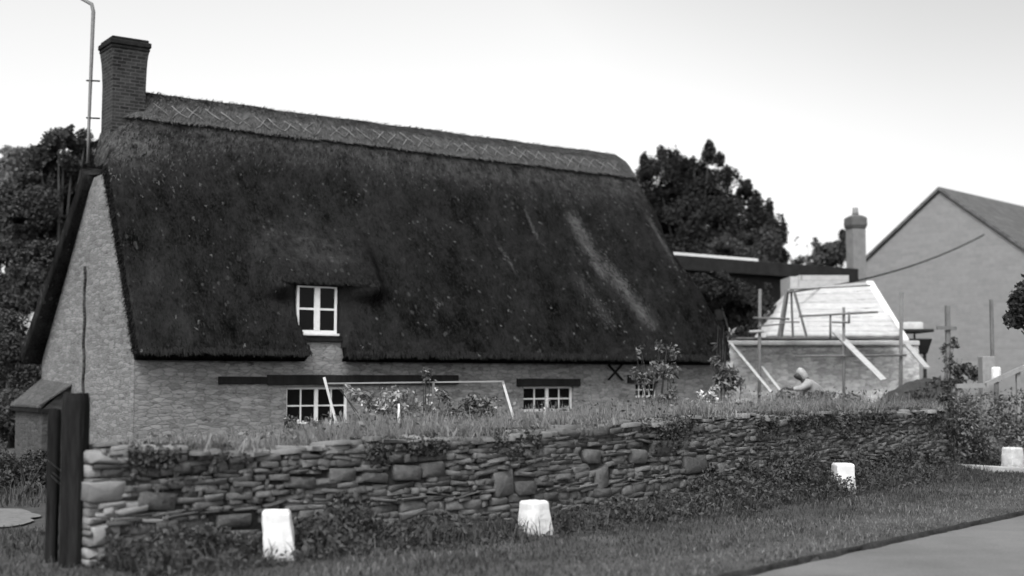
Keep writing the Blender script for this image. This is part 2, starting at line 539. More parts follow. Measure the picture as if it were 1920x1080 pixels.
def blades(P, length, width, lean, rng):
    """two-segment grass blades"""
    n = len(P)
    ang = rng.uniform(0, 2 * math.pi, n)
    d = np.stack([np.cos(ang), np.sin(ang), np.zeros(n)], 1)
    ang2 = rng.uniform(0, 2 * math.pi, n)
    w = np.stack([np.cos(ang2), np.sin(ang2), np.zeros(n)], 1) * (width * rng.uniform(0.6, 1.4, n))[:, None] * 0.5
    L = length[:, None] if isinstance(length, np.ndarray) else length * rng.uniform(0.6, 1.3, n)[:, None]
    le = lean * rng.uniform(0.2, 1.3, n)[:, None]
    mid = P + np.array([0, 0, 0.55]) * L + d * L * le * 0.25
    tip = P + np.array([0, 0, 0.95]) * L * (1 - 0.25 * le) + d * L * le * 0.75
    V = np.stack([P - w, P + w, mid + w * 0.8, mid - w * 0.8, tip + w * 0.15, tip - w * 0.15], 1).reshape(-1, 3)
    b = np.arange(n)[:, None] * 6
    F = np.concatenate([b + np.array([0, 1, 2, 3]), b + np.array([3, 2, 4, 5])])
    return V, F


# ------------------------------------------------------------------ world and sun
SUN_EL, SUN_ROT = R(52), R(200)
w = bpy.data.worlds.new('World'); scene.world = w; w.use_nodes = True
nt = w.node_tree
sky = nt.nodes.new('ShaderNodeTexSky'); sky.sky_type = 'NISHITA'; sky.sun_disc = False
sky.sun_elevation = SUN_EL; sky.sun_rotation = SUN_ROT
sky.air_density = 1.0; sky.dust_density = 4.0; sky.ozone_density = 1.0
bwn = nt.nodes.new('ShaderNodeRGBToBW')
nt.links.new(sky.outputs[0], bwn.inputs[0])
bg = nt.nodes['Background']
tcw = nt.nodes.new('ShaderNodeTexCoord')
dt = nt.nodes.new('ShaderNodeVectorMath'); dt.operation = 'DOT_PRODUCT'; dt.inputs[1].default_value = (0.447, 0.745, 0.496)
nt.links.new(tcw.outputs['Generated'], dt.inputs[0])
cn = N(nt, 'ShaderNodeTexNoise', Scale=2.2, Detail=4.0)
nt.links.new(tcw.outputs['Generated'], cn.inputs[0])
cl = ramp(nt, math_node(nt, 'ADD', dt.outputs['Value'], math_node(nt, 'MULTIPLY', math_node(nt, 'SUBTRACT', cn.outputs[0], 0.5), 0.06)), [(0.86, 1.0), (0.975, 0.74)])
ml = nt.nodes.new('ShaderNodeMix'); ml.data_type = 'RGBA'; ml.blend_type = 'MULTIPLY'; ml.inputs[0].default_value = 1.0
nt.links.new(bwn.outputs[0], ml.inputs[6]); nt.links.new(cl.outputs[0], ml.inputs[7])
nt.links.new(ml.outputs[2], bg.inputs[0]); bg.inputs[1].default_value = 0.132
sun = bpy.data.objects.new('sun', bpy.data.lights.new('sun', 'SUN'))
COL.objects.link(sun)
sun.data.energy = 0.6; sun.data.angle = R(14); sun.data.color = (1, 1, 1)
# sun stands over the photographer's left shoulder
az = R(200)
sd = Vector((math.sin(az) * math.cos(SUN_EL), math.cos(az) * math.cos(SUN_EL), math.sin(SUN_EL)))
sun.rotation_euler = (-sd).to_track_quat('-Z', 'Y').to_euler()
scene.view_settings.view_transform = 'Standard'
scene.view_settings.look = 'None'
scene.view_settings.exposure = 1.5
scene.view_settings.gamma = 1.0

# ------------------------------------------------------------------ ground, road, verge
RE0 = Vector((1.56, 10.7, 0)); RED = Vector((0.656, 0.755, 0)).normalized(); REN = Vector((-RED.y, RED.x, 0))


def edge_off(a):
    """road edge bends a little towards the photographer's left"""
    return 0.0016 * a * a if a < 0 else -0.0010 * a * a


def RP(a, b, z):
    return RE0 + RED * a + REN * (b + edge_off(a)) + Vector((0, 0, z))


def gz(x, y):
    """terrain height"""
    p = Vector((x, y, 0)) - RE0
    b = p.dot(REN); a = p.dot(RED)
    b -= edge_off(max(-40, min(80, a)))
    rise = 0.22 * min(1, max(0, (b - 4.5) / 5.0)) * min(1, max(0, (x + 3) / 8))
    hump = 0.03 * fbm((x, y, 0), 0.5) * min(1, max(0, b / 0.6))
    return hump + rise


m = MB(); S = 1500
m.add([(-S, -S, -0.12), (S, -S, -0.12), (S, S, -0.12), (-S, S, -0.12)], [(0, 1, 2, 3)])
tag(m.build('ground', M['turf']), kind='structure')
# terrain sheet: everything beyond the road edge
As = np.concatenate([np.arange(-45, -10, 1.5), np.arange(-10, 20, 0.3), np.arange(20, 110, 2.5)])
Bs = np.concatenate([[0.0, 0.03, 0.08], np.arange(0.2, 7, 0.25), np.arange(7, 30, 0.8), np.arange(30, 90, 4)])
V = []
for a in As:
    for j, bb in enumerate(Bs):
        wob = 0.05 * fbm((a * 2.3, bb, 3), 1.0) if j < 3 else 0
        p = RP(a, bb + wob, 0)
        z = gz(p.x, p.y)
        if j == 0: z = -0.075
        if j == 1: z = -0.02
        V.append((p.x, p.y, z))
nb = len(Bs)
F = [(i * nb + j, (i + 1) * nb + j, (i + 1) * nb + j + 1, i * nb + j + 1) for i in range(len(As) - 1) for j in range(nb - 1)]
tag(np_mesh('verge', V, F, M['turf'], smooth=True), kind='structure')
# road with the shadow under the turf edge painted as a dark strip
V = []; F = []
As2 = np.concatenate([np.arange(-45, 40, 1.0), np.arange(40, 110, 4)])
Br = [0.10, -0.5, -1.5, -2.9, -4.5, -6.4]
for a in As2:
    for bb in Br:
        p = RP(a, bb, 0)
        V.append((p.x, p.y, -0.062 + 0.04 * (1 - ((bb + 3) / 3.2) ** 2)))
nb = len(Br)
F = [(i * nb + j, (i + 1) * nb + j, (i + 1) * nb + j + 1, i * nb + j + 1) for i in range(len(As2) - 1) for j in range(nb - 1)]
tag(np_mesh('road', V, F, M['asphalt'], smooth=True), kind='structure')
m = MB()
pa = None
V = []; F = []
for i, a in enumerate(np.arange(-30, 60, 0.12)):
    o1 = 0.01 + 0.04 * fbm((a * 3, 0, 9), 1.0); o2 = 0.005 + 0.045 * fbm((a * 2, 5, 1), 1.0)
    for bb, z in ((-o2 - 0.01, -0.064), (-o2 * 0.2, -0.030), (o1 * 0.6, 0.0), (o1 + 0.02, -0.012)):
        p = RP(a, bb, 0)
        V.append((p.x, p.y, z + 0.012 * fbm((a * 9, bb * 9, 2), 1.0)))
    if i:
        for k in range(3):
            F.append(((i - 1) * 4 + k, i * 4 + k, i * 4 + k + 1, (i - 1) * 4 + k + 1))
tag(np_mesh('turf_edge_shadow', V, F, M['edge_shadow'], smooth=True), kind='structure')
# pale patch of path beyond the gate
V = []; F = []
cx, cy = -6.75, 15.15
V.append((cx, cy, gz(cx, cy) + 0.06))
for k in range(40):
    an = 2 * math.pi * k / 40
    rr = 1.0 + 0.34 * fbm((math.cos(an), math.sin(an), 4), 1.2)
    x = cx + math.cos(an) * 1.15 * rr; y = cy + math.sin(an) * 1.1 * rr
    V.append((x, y, gz(x, y) + 0.02))
    F.append((0, k + 1, (k + 1) % 40 + 1))
tag(np_mesh('path', V, F, M['gravel']), kind='structure')

# ------------------------------------------------------------------ dry stone wall
WPATH = [(-3.72, 11.55), (-2.3, 12.75), (0.1, 14.6), (2.4, 17.0), (5.1, 20.3), (7.45, 22.9)]
WP = [Vector((x, y, 0)) for x, y in WPATH]
WL = [0.0]
for i in range(1, len(WP)):
    WL.append(WL[-1] + (WP[i] - WP[i - 1]).length)


def cat(p0, p1, p2, p3, t):
    return 0.5 * ((2 * p1) + (p2 - p0) * t + (2 * p0 - 5 * p1 + 4 * p2 - p3) * t * t + (3 * p1 - p0 - 3 * p2 + p3) * t ** 3)


def wall_at(a):
    a = min(max(a, 0), WL[-1] - 1e-4)
    i = max(k for k in range(len(WL) - 1) if WL[k] <= a)
    t = (a - WL[i]) / (WL[i + 1] - WL[i])
    q = lambda k: WP[min(max(k, 0), len(WP) - 1)]
    p = cat(q(i - 1), q(i), q(i + 1), q(i + 2), t)
    p2 = cat(q(i - 1), q(i), q(i + 1), q(i + 2), t + 0.01)
    d = (p2 - p); d.z = 0; d.normalize()
    return p, d, Vector((d.y, -d.x, 0))     # normal towards the road


HT = [(0, 1.04), (1.6, 0.97), (3.4, 1.0), (5.0, 1.06), (8, 1.14), (12, 1.12), (16.5, 1.10)]


def wall_h(a):
    for (a0, h0), (a1, h1) in zip(HT, HT[1:]):
        if a <= a1:
            return h0 + (h1 - h0) * (a - a0) / (a1 - a0) + 0.035 * noise.noise(Vector((a * 0.9, 3, 1)))
    return HT[-1][1]


# one stone: an irregular eight-cornered outline with chipped edges and a rough face
SFQ = []
for r_ in range(2):
    for k in range(8):
        SFQ.append((r_ * 8 + k, r_ * 8 + (k + 1) % 8, (r_ + 1) * 8 + (k + 1) % 8, (r_ + 1) * 8 + k))
for k in range(0, 8, 2):
    SFQ.append((24, 16 + k, 16 + k + 1, 16 + (k + 2) % 8))
SF = np.array(SFQ)


class Stones:
    def __init__(self): self.V = []; self.F = []; self.mi = []; self.n = 0

    def put(self, c, ex, ez, ey, mi=0, jit=0.10, rng=RNG):
        """outline in the plane of half-axes ex, ez; ey points out of the face"""
        ex, ey, ez, c = (np.array(tuple(v)) for v in (ex, ey, ez, c))
        lx, lz = np.linalg.norm(ex), np.linalg.norm(ez)
        ring = []
        for cx_, cz_ in ((-1, -1), (1, -1), (1, 1), (-1, 1)):
            ch = rng.uniform(0.05, 0.40) * min(lx, lz)
            a_ = ch / lx * rng.uniform(0.5, 2.2); b_ = ch / lz * rng.uniform(0.4, 1.0)
            a_ = min(a_, 0.8); b_ = min(b_, 0.85)
            p1 = (cx_ * (1 - a_), cz_); p2 = (cx_, cz_ * (1 - b_))
            ring += [p2, p1] if cx_ * cz_ < 0 else [p1, p2]
        ring = [ring[i] for i in (1, 2, 3, 4, 5, 6, 7, 0)] if False else ring
        ring = sorted(ring, key=lambda p: math.atan2(p[1], p[0]))
        ring = np.array(ring) + rng.uniform(-jit, jit, (8, 2)) * np.array([min(1, lz / lx), 1])
        e = rng.uniform(0.04, 0.12) * min(lx, lz) * 2
        ins = np.array([1 - e / lx, 1 - e / lz]).clip(0.55, 0.97)
        tx, tz = rng.normal(0, 0.10, 2)
        V = []
        for sc, dep in ((np.array([1, 1]), -1.0), (np.array([1, 1]), 0.72), (ins, 1.0)):
            for p in ring:
                q = p * sc
                dd = dep + (q[0] * tx + q[1] * tz if dep > 0 else 0) + (rng.normal(0, 0.06) if dep > 0.9 else 0)
                V.append(c + ex * q[0] + ez * q[1] + ey * dd)
        V.append(c + ey * (1.0 + rng.normal(0.03, 0.06)))
        self.V.append(np.array(V)); self.F.append(SF + self.n); self.mi += [mi] * len(SF); self.n += 25

    def build(self, name, mats, parent=None):
        return np_mesh(name, np.concatenate(self.V), np.concatenate(self.F), mats, parent, False, self.mi)


def lay_stones(st, a0, a1, rng, pale_until=0.9):
    z = -0.05
    rows = []
    while z < 1.25:
        h = rng.uniform(0.022, 0.058) if rng.random() < 0.7 else rng.uniform(0.05, 0.095); rows.append((z, h)); z += h
    # big stones first; their area is kept free
    big = []
    spots = [(195, 922, 66, 46, 1), (190, 1000, 50, 44, 1), (765, 886, 58, 36, 0), (812, 880, 44, 34, 0), (940, 905, 44, 62, 0),
             (985, 915, 44, 34, 0), (1122, 898, 36, 54, 0), (1105, 856, 34, 30, 0), (1190, 855, 40, 34, 0), (1300, 870, 60, 40, 0),
             (440, 975, 60, 30, 0), (330, 880, 56, 24, 0), (640, 890, 52, 30, 0), (1240, 840, 60, 40, 0), (1345, 880, 26, 30, 0),
             (560, 905, 60, 26, 0), (300, 940, 70, 40, 0), (700, 895, 54, 24, 0)]
    for px, py, bw, bh, mi in spots:
        best = min(np.arange(a0, a1, 0.03), key=lambda a: abs((lambda p: 960 + FPX * p.x / p.y)(wall_at(a)[0] + wall_at(a)[2] * 0.2) - px))
        p, d, n = wall_at(best)
        Y = (p + n * 0.2).y
        zc = at(px, py, Y).z
        bw *= 0.85; bh *= 0.8
        wdt = bw / FPX * Y / max(0.6, abs(d.x)); hgt = bh / FPX * Y
        big.append((best - wdt / 2, best + wdt / 2, zc - hgt / 2, zc + hgt / 2))
        tilt = rng.uniform(-0.15, 0.15)
        up = (Vector((0, 0, 1)) + d * tilt).normalized(); dd = (d - Vector((0, 0, 1)) * tilt).normalized()
        st.put(p + n * 0.17 + Vector((0, 0, zc)), dd * wdt / 2, up * hgt / 2, n * 0.085, mi, 0.14, rng)
    for z0, h in rows:
        a = a0 + rng.uniform(-0.1, 0)
        while a < a1:
            L = rng.uniform(0.09, 0.34) if rng.random() < 0.75 else rng.uniform(0.05, 0.12)
            ac = a + L / 2
            zt = z0 + h / 2 + 0.03 * noise.noise(Vector((ac * 0.8, z0 * 2, 7)))
            if zt < wall_h(ac) - 0.05 and not any(ac > b0 - 0.03 and ac < b1 + 0.03 and zt > b2 - 0.02 and zt < b3 + 0.02 for b0, b1, b2, b3 in big):
                p, d, n = wall_at(ac)
                gap = rng.uniform(-0.02, 0.008)
                tilt = rng.normal(0, 0.09)
                hh = h * rng.uniform(0.95, 1.45)
                up = (Vector((0, 0, 1)) + d * tilt).normalized(); dd = (d - Vector((0, 0, 1)) * tilt).normalized()
                yaw = rng.normal(0, 0.08)
                dd = (dd + n * yaw).normalized()
                c = p + n * (0.17 + rng.normal(0, 0.014) - 0.05 * zt) + Vector((0, 0, zt))
                mi = 1 if ac < pale_until and rng.random() < 0.30 else 0
                st.put(c, dd * (L / 2 - gap * 0.5), up * (hh / 2), n * 0.10, mi, 0.13, rng)
            a += L
    # rough coping
    a = a0
    while a < a1:
        L = rng.uniform(0.10, 0.36)
        ac = a + L / 2
        p, d, n = wall_at(ac)
        for lay in range(2):
            if rng.random() < (0.95, 0.35)[lay]:
                tilt = rng.normal(0, 0.05)
                dd = (d + Vector((0, 0, tilt)) + n * rng.normal(0, 0.1)).normalized()
                h = rng.uniform(0.013, 0.03)
                st.put(p + n * rng.normal(0.02, 0.03) + Vector((0, 0, wall_h(ac) - 0.025 + lay * 0.035 + rng.normal(0, 0.008))), dd * L * 0.5, Vector((n.x, n.y, rng.normal(0, 0.07))) * rng.uniform(0.15, 0.23), Vector((0, 0, h)), 2, 0.14, rng)
        a += L * 0.95


wall = thing('dry_stone_wall', (WP[0].x, WP[0].y, 0), 'long low dry stone wall of flat rubble running beside the grass verge', 'stone wall')
st = Stones()
lay_stones(st, 0.0, WL[-1], np.random.default_rng(5))
# squared end by the gate post
p, d, n = wall_at(0)
zz = 0.0
while zz < 0.95:
    h = random.uniform(0.05, 0.13)
    st.put(p - d * 0.02 + Vector((0, 0, zz + h / 2)), d * 0.13, Vector((0, 0, h / 2 * 0.95)), n * 0.21, 1 if random.random() < 0.35 else 0, 0.10)
    zz += h
st.build('stonework', [M['walling'], M['walling_pale'], M['coping']], wall)
V = []; F = []
aa = np.arange(0.12, WL[-1], 0.25)
for i, a in enumerate(aa):
    p, d, n = wall_at(a)
    h = wall_h(a) - 0.05
    for off, z in ((0.215, -0.1), (0.165, h), (-0.15, h), (-0.24, -0.1)):
        q = p + n * off
        V.append((q.x, q.y, z))
    if i:
        for k in range(4):
            F.append(((i - 1) * 4 + k, i * 4 + k, i * 4 + (k + 1) % 4, (i - 1) * 4 + (k + 1) % 4))
np_mesh('wall_core', V, F, M['wall_core'], wall)

# ------------------------------------------------------------------ gate post and gate
def rough_post(name, px, py_base, Y, wid, dep, h, parent=None, lean=(0, 0), mat='post_wood', seed=0):
    c = at(px, py_base, Y); c.z = -0.1
    V = []; F = []
    nz_, na = 26, 20
    for i in range(nz_ + 1):
        f = i / nz_
        for k in range(na):
            an = 2 * math.pi * k / na
            cx_, sx_ = math.cos(an), math.sin(an)
            sq = (abs(cx_) ** 4 + abs(sx_) ** 4) ** -0.25
            r = sq * (1 + 0.05 * noise.noise(Vector((cx_ * 2 + seed, sx_ * 2, f * 5))) + 0.05 * noise.noise(Vector((k * 1.7, seed, f * 1.4))))
            fl = 1 - (0.10 * max(0, (f - 0.97) / 0.03))
            zt = -0.1 + (h + 0.1) * f + (0.015 * noise.noise(Vector((cx_ * 3, sx_ * 3, seed))) if i == nz_ else 0)
            V.append((c.x + cx_ * wid / 2 * r * fl + lean[0] * f, c.y + sx_ * dep / 2 * r * fl + lean[1] * f, zt))
    for i in range(nz_):
        for k in range(na):
            F.append((i * na + k, i * na + (k + 1) % na, (i + 1) * na + (k + 1) % na, (i + 1) * na + k))
    mm = MB(); mm.add(V, F); mm.add([V[nz_ * na + k] for k in range(na)], [tuple(range(na))])
    return mm.build(name, M[mat], parent, False)


tag(rough_post('gate_post', 136, 1050, 11.45, 0.205, 0.22, 1.52, seed=3), 'thick dark wooden gate post standing at the end of the stone wall', 'post')
tag(rough_post('gate_post', 96, 1047, 11.75, 0.10, 0.12, 1.37, seed=8), 'thinner dark post standing close left of the thick gate post', 'post')

# ------------------------------------------------------------------ whitewashed marker stones
def marker(px, py, Y, wb, wt, h, rz, sheer, label, seed):
    c = at(px, py, Y); c.z = gz(c.x, c.y) - 0.05
    V = []; F = []
    n = 8
    rows = 9
    ca, sa = math.cos(rz), math.sin(rz)
    ring = [(-1, -1), (-0.33, -1), (0.33, -1), (1, -1), (1, -0.33), (1, 0.33), (1, 1), (0.33, 1), (-0.33, 1), (-1, 1), (-1, 0.33), (-1, -0.33)]
    nr = len(ring)
    for i in range(rows + 1):
        f = i / rows
        wd = (wb + (wt - wb) * f) / 2
        if i == rows: wd *= 0.90
        zt = (h + 0.05) * f - (0.0 if i < rows else 0)
        if i == rows - 1: zt = (h + 0.05) * 0.955
        for x, y in ring:
            k = 0.93 if abs(x) == 1 and abs(y) == 1 else 1
            jx = 0.012 * noise.noise(Vector((x * 1.3 + seed, y * 1.3, f * 4))); jy = 0.012 * noise.noise(Vector((x * 1.1, y * 1.2 + seed, f * 4 + 5)))
            X = x * wd * k + jx; Yy = y * wd * k + jy
            V.append((c.x + ca * X - sa * Yy + sheer * f, c.y + sa * X + ca * Yy, c.z + zt + (0.012 * noise.noise(Vector((x, y, seed))) if i >= rows - 1 else 0)))
    for i in range(rows):
        for k in range(nr):
            F.append((i * nr + k, i * nr + (k + 1) % nr, (i + 1) * nr + (k + 1) % nr, (i + 1) * nr + k))
    mm = MB(); mm.add(V, F); mm.add([V[rows * nr + k] for k in range(nr)], [tuple(range(nr))])
    o = mm.build('marker_stone', M['white_block'], None, False, bevel=0.012)
    return tag(o, label, 'marker stone', 'whitewashed marker stones along the verge')


marker(526, 1044, 11.95, 0.315, 0.255, 0.44, R(8), -0.045, 'biggest white marker stone, in the weeds nearest the gate post', 1)
marker(1005, 998, 13.75, 0.31, 0.235, 0.355, R(38), -0.02, 'white marker stone turned corner-on before the middle of the wall', 5)
marker(1581, 906, 19.0, 0.33, 0.27, 0.40, R(4), 0.0, 'white marker stone in weeds before the far end of the stone wall', 9)
marker(1899, 872, 23.6, 0.34, 0.27, 0.40, R(20), 0.0, 'farthest white marker stone, standing before the hedge', 14)

# ------------------------------------------------------------------ THE COTTAGE
cot = thing('thatched_cottage', H(0, 0, 0), 'long old stone cottage under a dark steep thatched roof', 'cottage')

# openings measured on the facade
def rect(px0, py0, px1, py1, t=0.0):
    s0, za = facade(px0, (py0 + py1) / 2, t); s1, zb = facade(px1, (py0 + py1) / 2, t)
    pm = (px0 + px1) / 2
    return s0, s1, facade(pm, py1, t)[1], facade(pm, py0, t)[1]


W1 = rect(534, 725, 650, 797, 0.07)
W2 = rect(978, 724, 1072, 772, 0.07)
W3 = rect(1188, 717, 1228, 745, 0.07)
WU = rect(557, 535, 632, 625, 0.14)


def wall_panel(name, s0, s1, z0, z1, holes, mat, parent, depth=0.45, t0=0.0):
    ss = sorted(set([s0, s1] + [x for h in holes for x in h[:2]] + list(np.arange(s0, s1, 0.5))))
    zs = sorted(set([z0, z1] + [x for h in holes for x in h[2:]] + list(np.arange(z0, z1, 0.5))))
    m = MB()
    idx = {}

    def inside(a, c):
        return any(h[0] < a < h[1] and h[2] < c < h[3] for h in holes)
    vs = []; fs = []

    def vid(s, z):
        if (s, z) not in idx:
            idx[(s, z)] = len(vs)
            w_ = 0.025 * fbm((s, z, 2), 0.7) if not any(abs(s - h[0]) < 0.01 or abs(s - h[1]) < 0.01 for h in holes) else 0.0
            vs.append(H(s, t0 + w_, z))
        return idx[(s, z)]
    for i in range(len(ss) - 1):
        for j in range(len(zs) - 1):
            if not inside((ss[i] + ss[i + 1]) / 2, (zs[j] + zs[j + 1]) / 2):
                fs.append((vid(ss[i], zs[j]), vid(ss[i + 1], zs[j]), vid(ss[i + 1], zs[j + 1]), vid(ss[i], zs[j + 1])))
    m.add(vs, fs)
    for a, b_, c, d in holes:       # reveals
        for q in (((a, c), (a, d)), ((b_, d), (b_, c)), ((a, d), (b_, d)), ((b_, c), (a, c))):
            m.add([H(q[0][0], t0, q[0][1]), H(q[1][0], t0, q[1][1]), H(q[1][0], t0 + 0.3, q[1][1]), H(q[0][0], t0 + 0.3, q[0][1])], [(0, 1, 2, 3)])
    # ends, top, back
    m.add([H(s0, t0, z0), H(s0, t0 + depth, z0), H(s0, t0 + depth, z1), H(s0, t0, z1)], [(0, 1, 2, 3)])
    m.add([H(s1, t0, z0), H(s1, t0 + depth, z0), H(s1, t0 + depth, z1), H(s1, t0, z1)], [(0, 1, 2, 3)])
    m.add([H(s0, t0, z1), H(s1, t0, z1), H(s1, t0 + depth, z1), H(s0, t0 + depth, z1)], [(0, 1, 2, 3)])
    return m.build(name, mat, parent)


ZT = facade(610, 641)[1]
LEN = 14.7
W1h = (W1[0], W1[1], W1[2], W1[3]); W2h = W2; W3h = W3
wall_panel('front_wall', 0.0, LEN, -0.1, ZT, [W1h, W2h, W3h], M['rubble'], cot)

# gable wall
m = MB()
gt = [(0, -0.1), (6.0, -0.1), (6.0, 2.2), (5.84, 2.36), (4.15, 4.02), (2.95, 5.35), (2.6, 5.62), (1.75, 5.62), (1.4, 5.2), (0.02, 2.55)]
outer = []
NG = 26
pts = []
for (t0, z0), (t1, z1) in zip(gt, gt[1:] + gt[:1]):
    pts += [(t0 + (t1 - t0) * k / 4, z0 + (z1 - z0) * k / 4) for k in range(4)]
m.add([H(-0.015, t, z) for t, z in pts] + [H(0.42, t, z) for t, z in pts],
      [tuple(range(len(pts)))] + [(k, (k + 1) % len(pts), len(pts) + (k + 1) % len(pts), len(pts) + k) for k in range(len(pts))])
gw = m.build('gable_wall', M['gable'], cot)
# buttress wall off the rear corner
m = MB()
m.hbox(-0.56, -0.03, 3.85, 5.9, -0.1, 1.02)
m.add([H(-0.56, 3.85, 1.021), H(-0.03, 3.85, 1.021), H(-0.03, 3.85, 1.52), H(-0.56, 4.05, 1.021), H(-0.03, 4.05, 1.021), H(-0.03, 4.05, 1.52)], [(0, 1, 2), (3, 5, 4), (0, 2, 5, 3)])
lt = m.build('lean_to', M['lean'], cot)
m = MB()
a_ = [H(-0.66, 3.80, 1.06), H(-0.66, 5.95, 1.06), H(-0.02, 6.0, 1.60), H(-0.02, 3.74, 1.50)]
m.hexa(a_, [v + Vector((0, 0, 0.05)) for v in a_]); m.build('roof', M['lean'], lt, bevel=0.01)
m = MB(); m.beam(H(-0.63, 3.81, 1.01), H(-0.63, 5.93, 1.01), 0.05, 0.07); m.beam(H(-0.60, 3.80, 1.01), H(-0.30, 3.80, 1.01), 0.04, 0.07); m.build('eaves_shadow_board', M['dark_wood'], lt)  # dark board stands in for the shadow under the lean-to eaves
# dark cable running down the gable
m = MB()
cpts = []
for k in range(14):
    y_ = 500 + k * 24
    px = 159 - 4 * (k / 13) + 1.2 * math.sin(k * 1.9)
    q = on_plane(px, y_, P0 - HU * 0.04, HU)
    cpts.append(q)
m.tube(cpts, 0.028, 6); m.build('cable', M['chimney'], cot)
# rear and right walls (kept simple, out of sight of the road)
m = MB()
m.hbox(0.42, LEN, 5.55, 6.0, -0.1, 2.3); m.hbox(LEN - 0.42, LEN - 0.01, 0.46, 5.54, -0.1, 2.3)
m.build('rear_wall', M['rubble'], cot)
# stone showing under the dormer, lintels
def lintel(px0, py0, px1, py1, parent, thick=0.06, t_back=0.28):
    a, b_, c, d = rect(px0, py0, px1, py1, -0.02)
    m = MB()
    n = max(2, int((b_ - a) / 0.4))
    for i in range(n):
        pass
    vs = []; fs = []
    for i in range(n + 1):
        s = a + (b_ - a) * i / n
        j = 0.012 * noise.noise(Vector((s * 1.7, px0, 2))); k = 0.012 * noise.noise(Vector((s * 1.3, px0, 8)))
        vs += [H(s, -thick, c + j), H(s, t_back, c + j), H(s, t_back, d + k), H(s, -thick, d + k)]
        if i:
            for e in range(4):
                fs.append(((i - 1) * 4 + e, i * 4 + e, i * 4 + (e + 1) % 4, (i - 1) * 4 + (e + 1) % 4))
    fs += [(0, 1, 2, 3), (n * 4 + 3, n * 4 + 2, n * 4 + 1, n * 4)]
    m.add(vs, fs)
    return m.build('lintel', M['dark_wood'], parent, bevel=0.01)


lintel(410, 706, 502, 720, cot, 0.05)
lintel(501, 703, 858, 721, cot, 0.07)
lintel(969, 710, 1087, 724, cot)
lintel(1177, 703, 1232, 718, cot)


def window(px_rect, t, cols, rows, parent, bar=0.028, fr=0.05, mull=0.075, curtain=None):
    a, b_, c, d = px_rect
    f = MB()
    t0, t1 = t, t + 0.07
    f.hbox(a, a + fr, t0, t1, c, d); f.hbox(b_ - fr, b_, t0, t1, c, d)
    f.hbox(a + fr, b_ - fr, t0, t1, d - fr, d); f.hbox(a + fr, b_ - fr, t0, t1, c, c + fr * 1.2)
    mid = (a + b_) / 2
    f.hbox(mid - mull / 2, mid + mull / 2, t0 - 0.005, t1, c + fr * 1.2, d - fr)
    fo = f.build('window', M['white_paint'], parent, bevel=0.004)
    for x0, x1 in ((a + fr, mid - mull / 2), (mid + mull / 2, b_ - fr)):
        g = MB()
        for i in range(1, cols):
            x = x0 + (x1 - x0) * i / cols
            g.hbox(x - bar / 2, x + bar / 2, t0 + 0.012, t0 + 0.05, c + fr * 1.2, d - fr)
        for j in range(1, rows):
            zz = c + fr * 1.2 + (d - fr - c - fr * 1.2) * j / rows
            xs = [x0] + [x0 + (x1 - x0) * i / cols for i in range(1, cols)] + [x1]
            for i in range(cols):
                lo = xs[i] + (bar / 2 if i else 0); hi = xs[i + 1] - (bar / 2 if i < cols - 1 else 0)
                g.hbox(lo, hi, t0 + 0.014, t0 + 0.048, zz - bar / 2, zz + bar / 2)
        if g.v:
            g.build('glazing_bar', M['white_paint'], fo)
        p = MB(); p.hbox(x0, x1, t0 + 0.028, t0 + 0.034, c + fr * 1.2, d - fr)
        p.build('pane', M['glass'], fo)
    s = MB(); s.hbox(a - 0.03, b_ + 0.03, t0 - 0.06, t0 + 0.02, c - 0.045, c - 0.002)
    s.build('sill', M['white_paint'], fo, bevel=0.005)
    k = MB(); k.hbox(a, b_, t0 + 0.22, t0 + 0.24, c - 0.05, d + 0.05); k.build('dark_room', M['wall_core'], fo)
    return fo


window(W1, 0.07, 2, 2, cot)
window(W2, 0.07, 2, 2, cot)
window(W3, 0.07, 2, 2, cot, 0.022, 0.035, 0.05)
wu = window(WU, 0.14, 1, 2, cot, 0.04, 0.05, 0.12)
# dormer: timber cheeks and sill beam around the upper window
m = MB()
m = MB()
m.hbox(WU[0] - 0.15, WU[1] + 0.22, -0.04, 0.30, ZT + 0.003, ZT + 0.07)
m.hbox(WU[0] - 0.1, WU[1] + 0.16, -0.01, 0.22, ZT + 0.078, WU[2] - 0.055)
m.build('dormer_beam', M['dark_wood'], cot, bevel=0.008)
# iron wall tie in the shape of an X
a = on_plane(1141, 712, P0 - HG * 0.03, HG); b_ = on_plane(1166, 684, P0 - HG * 0.03, HG)
c = on_plane(1141, 684, P0 - HG * 0.03, HG); d = on_plane(1167, 713, P0 - HG * 0.03, HG)
m = MB(); m.beam(a, b_, 0.03, 0.055, HG); m.beam(c - HG * 0.012, d - HG * 0.012, 0.03, 0.055, HG); m.build('wall_tie', M['iron'], cot)

# ---- thatch
T_R, D_F, D_R = 2.8, 3.18, 3.5
Z_R, RR = 7.42, 0.22
Z_E = 2.13
mm_ = math.sqrt((Z_R - Z_E + RR) ** 2 - RR ** 2) / D_F


def roof_z(d):
    return Z_R + RR - math.sqrt((mm_ * d) ** 2 + RR ** 2) + 0.16 * math.sin(math.pi * min(1, d / D_F)) ** 1.0


ZH = 5.75


def s0f(z):
    if z < ZH: return -0.06
    f = (z - ZH) / (Z_R - ZH)
    return -0.06 + 1.02 * f ** 1.15


def s0r(z):
    if z < 6.5: return -0.42 + 0.34 * max(0.0, (z - 2.2) / 4.3)
    f = (z - 6.5) / (Z_R - 6.5)
    return -0.08 + 1.04 * f


TRK = [(2.0, 6.35), (2.3, 6.15), (4.0, 4.55), (5.6, 3.12), (6.3, 2.88), (7.1, 2.83), (7.43, 2.8), (9, 2.8)]


def t_rear(z):
    for (z0, t0), (z1, t1) in zip(TRK, TRK[1:]):
        if z <= z1: return t0 + (t1 - t0) * (z - z0) / (z1 - z0)
    return 2.8


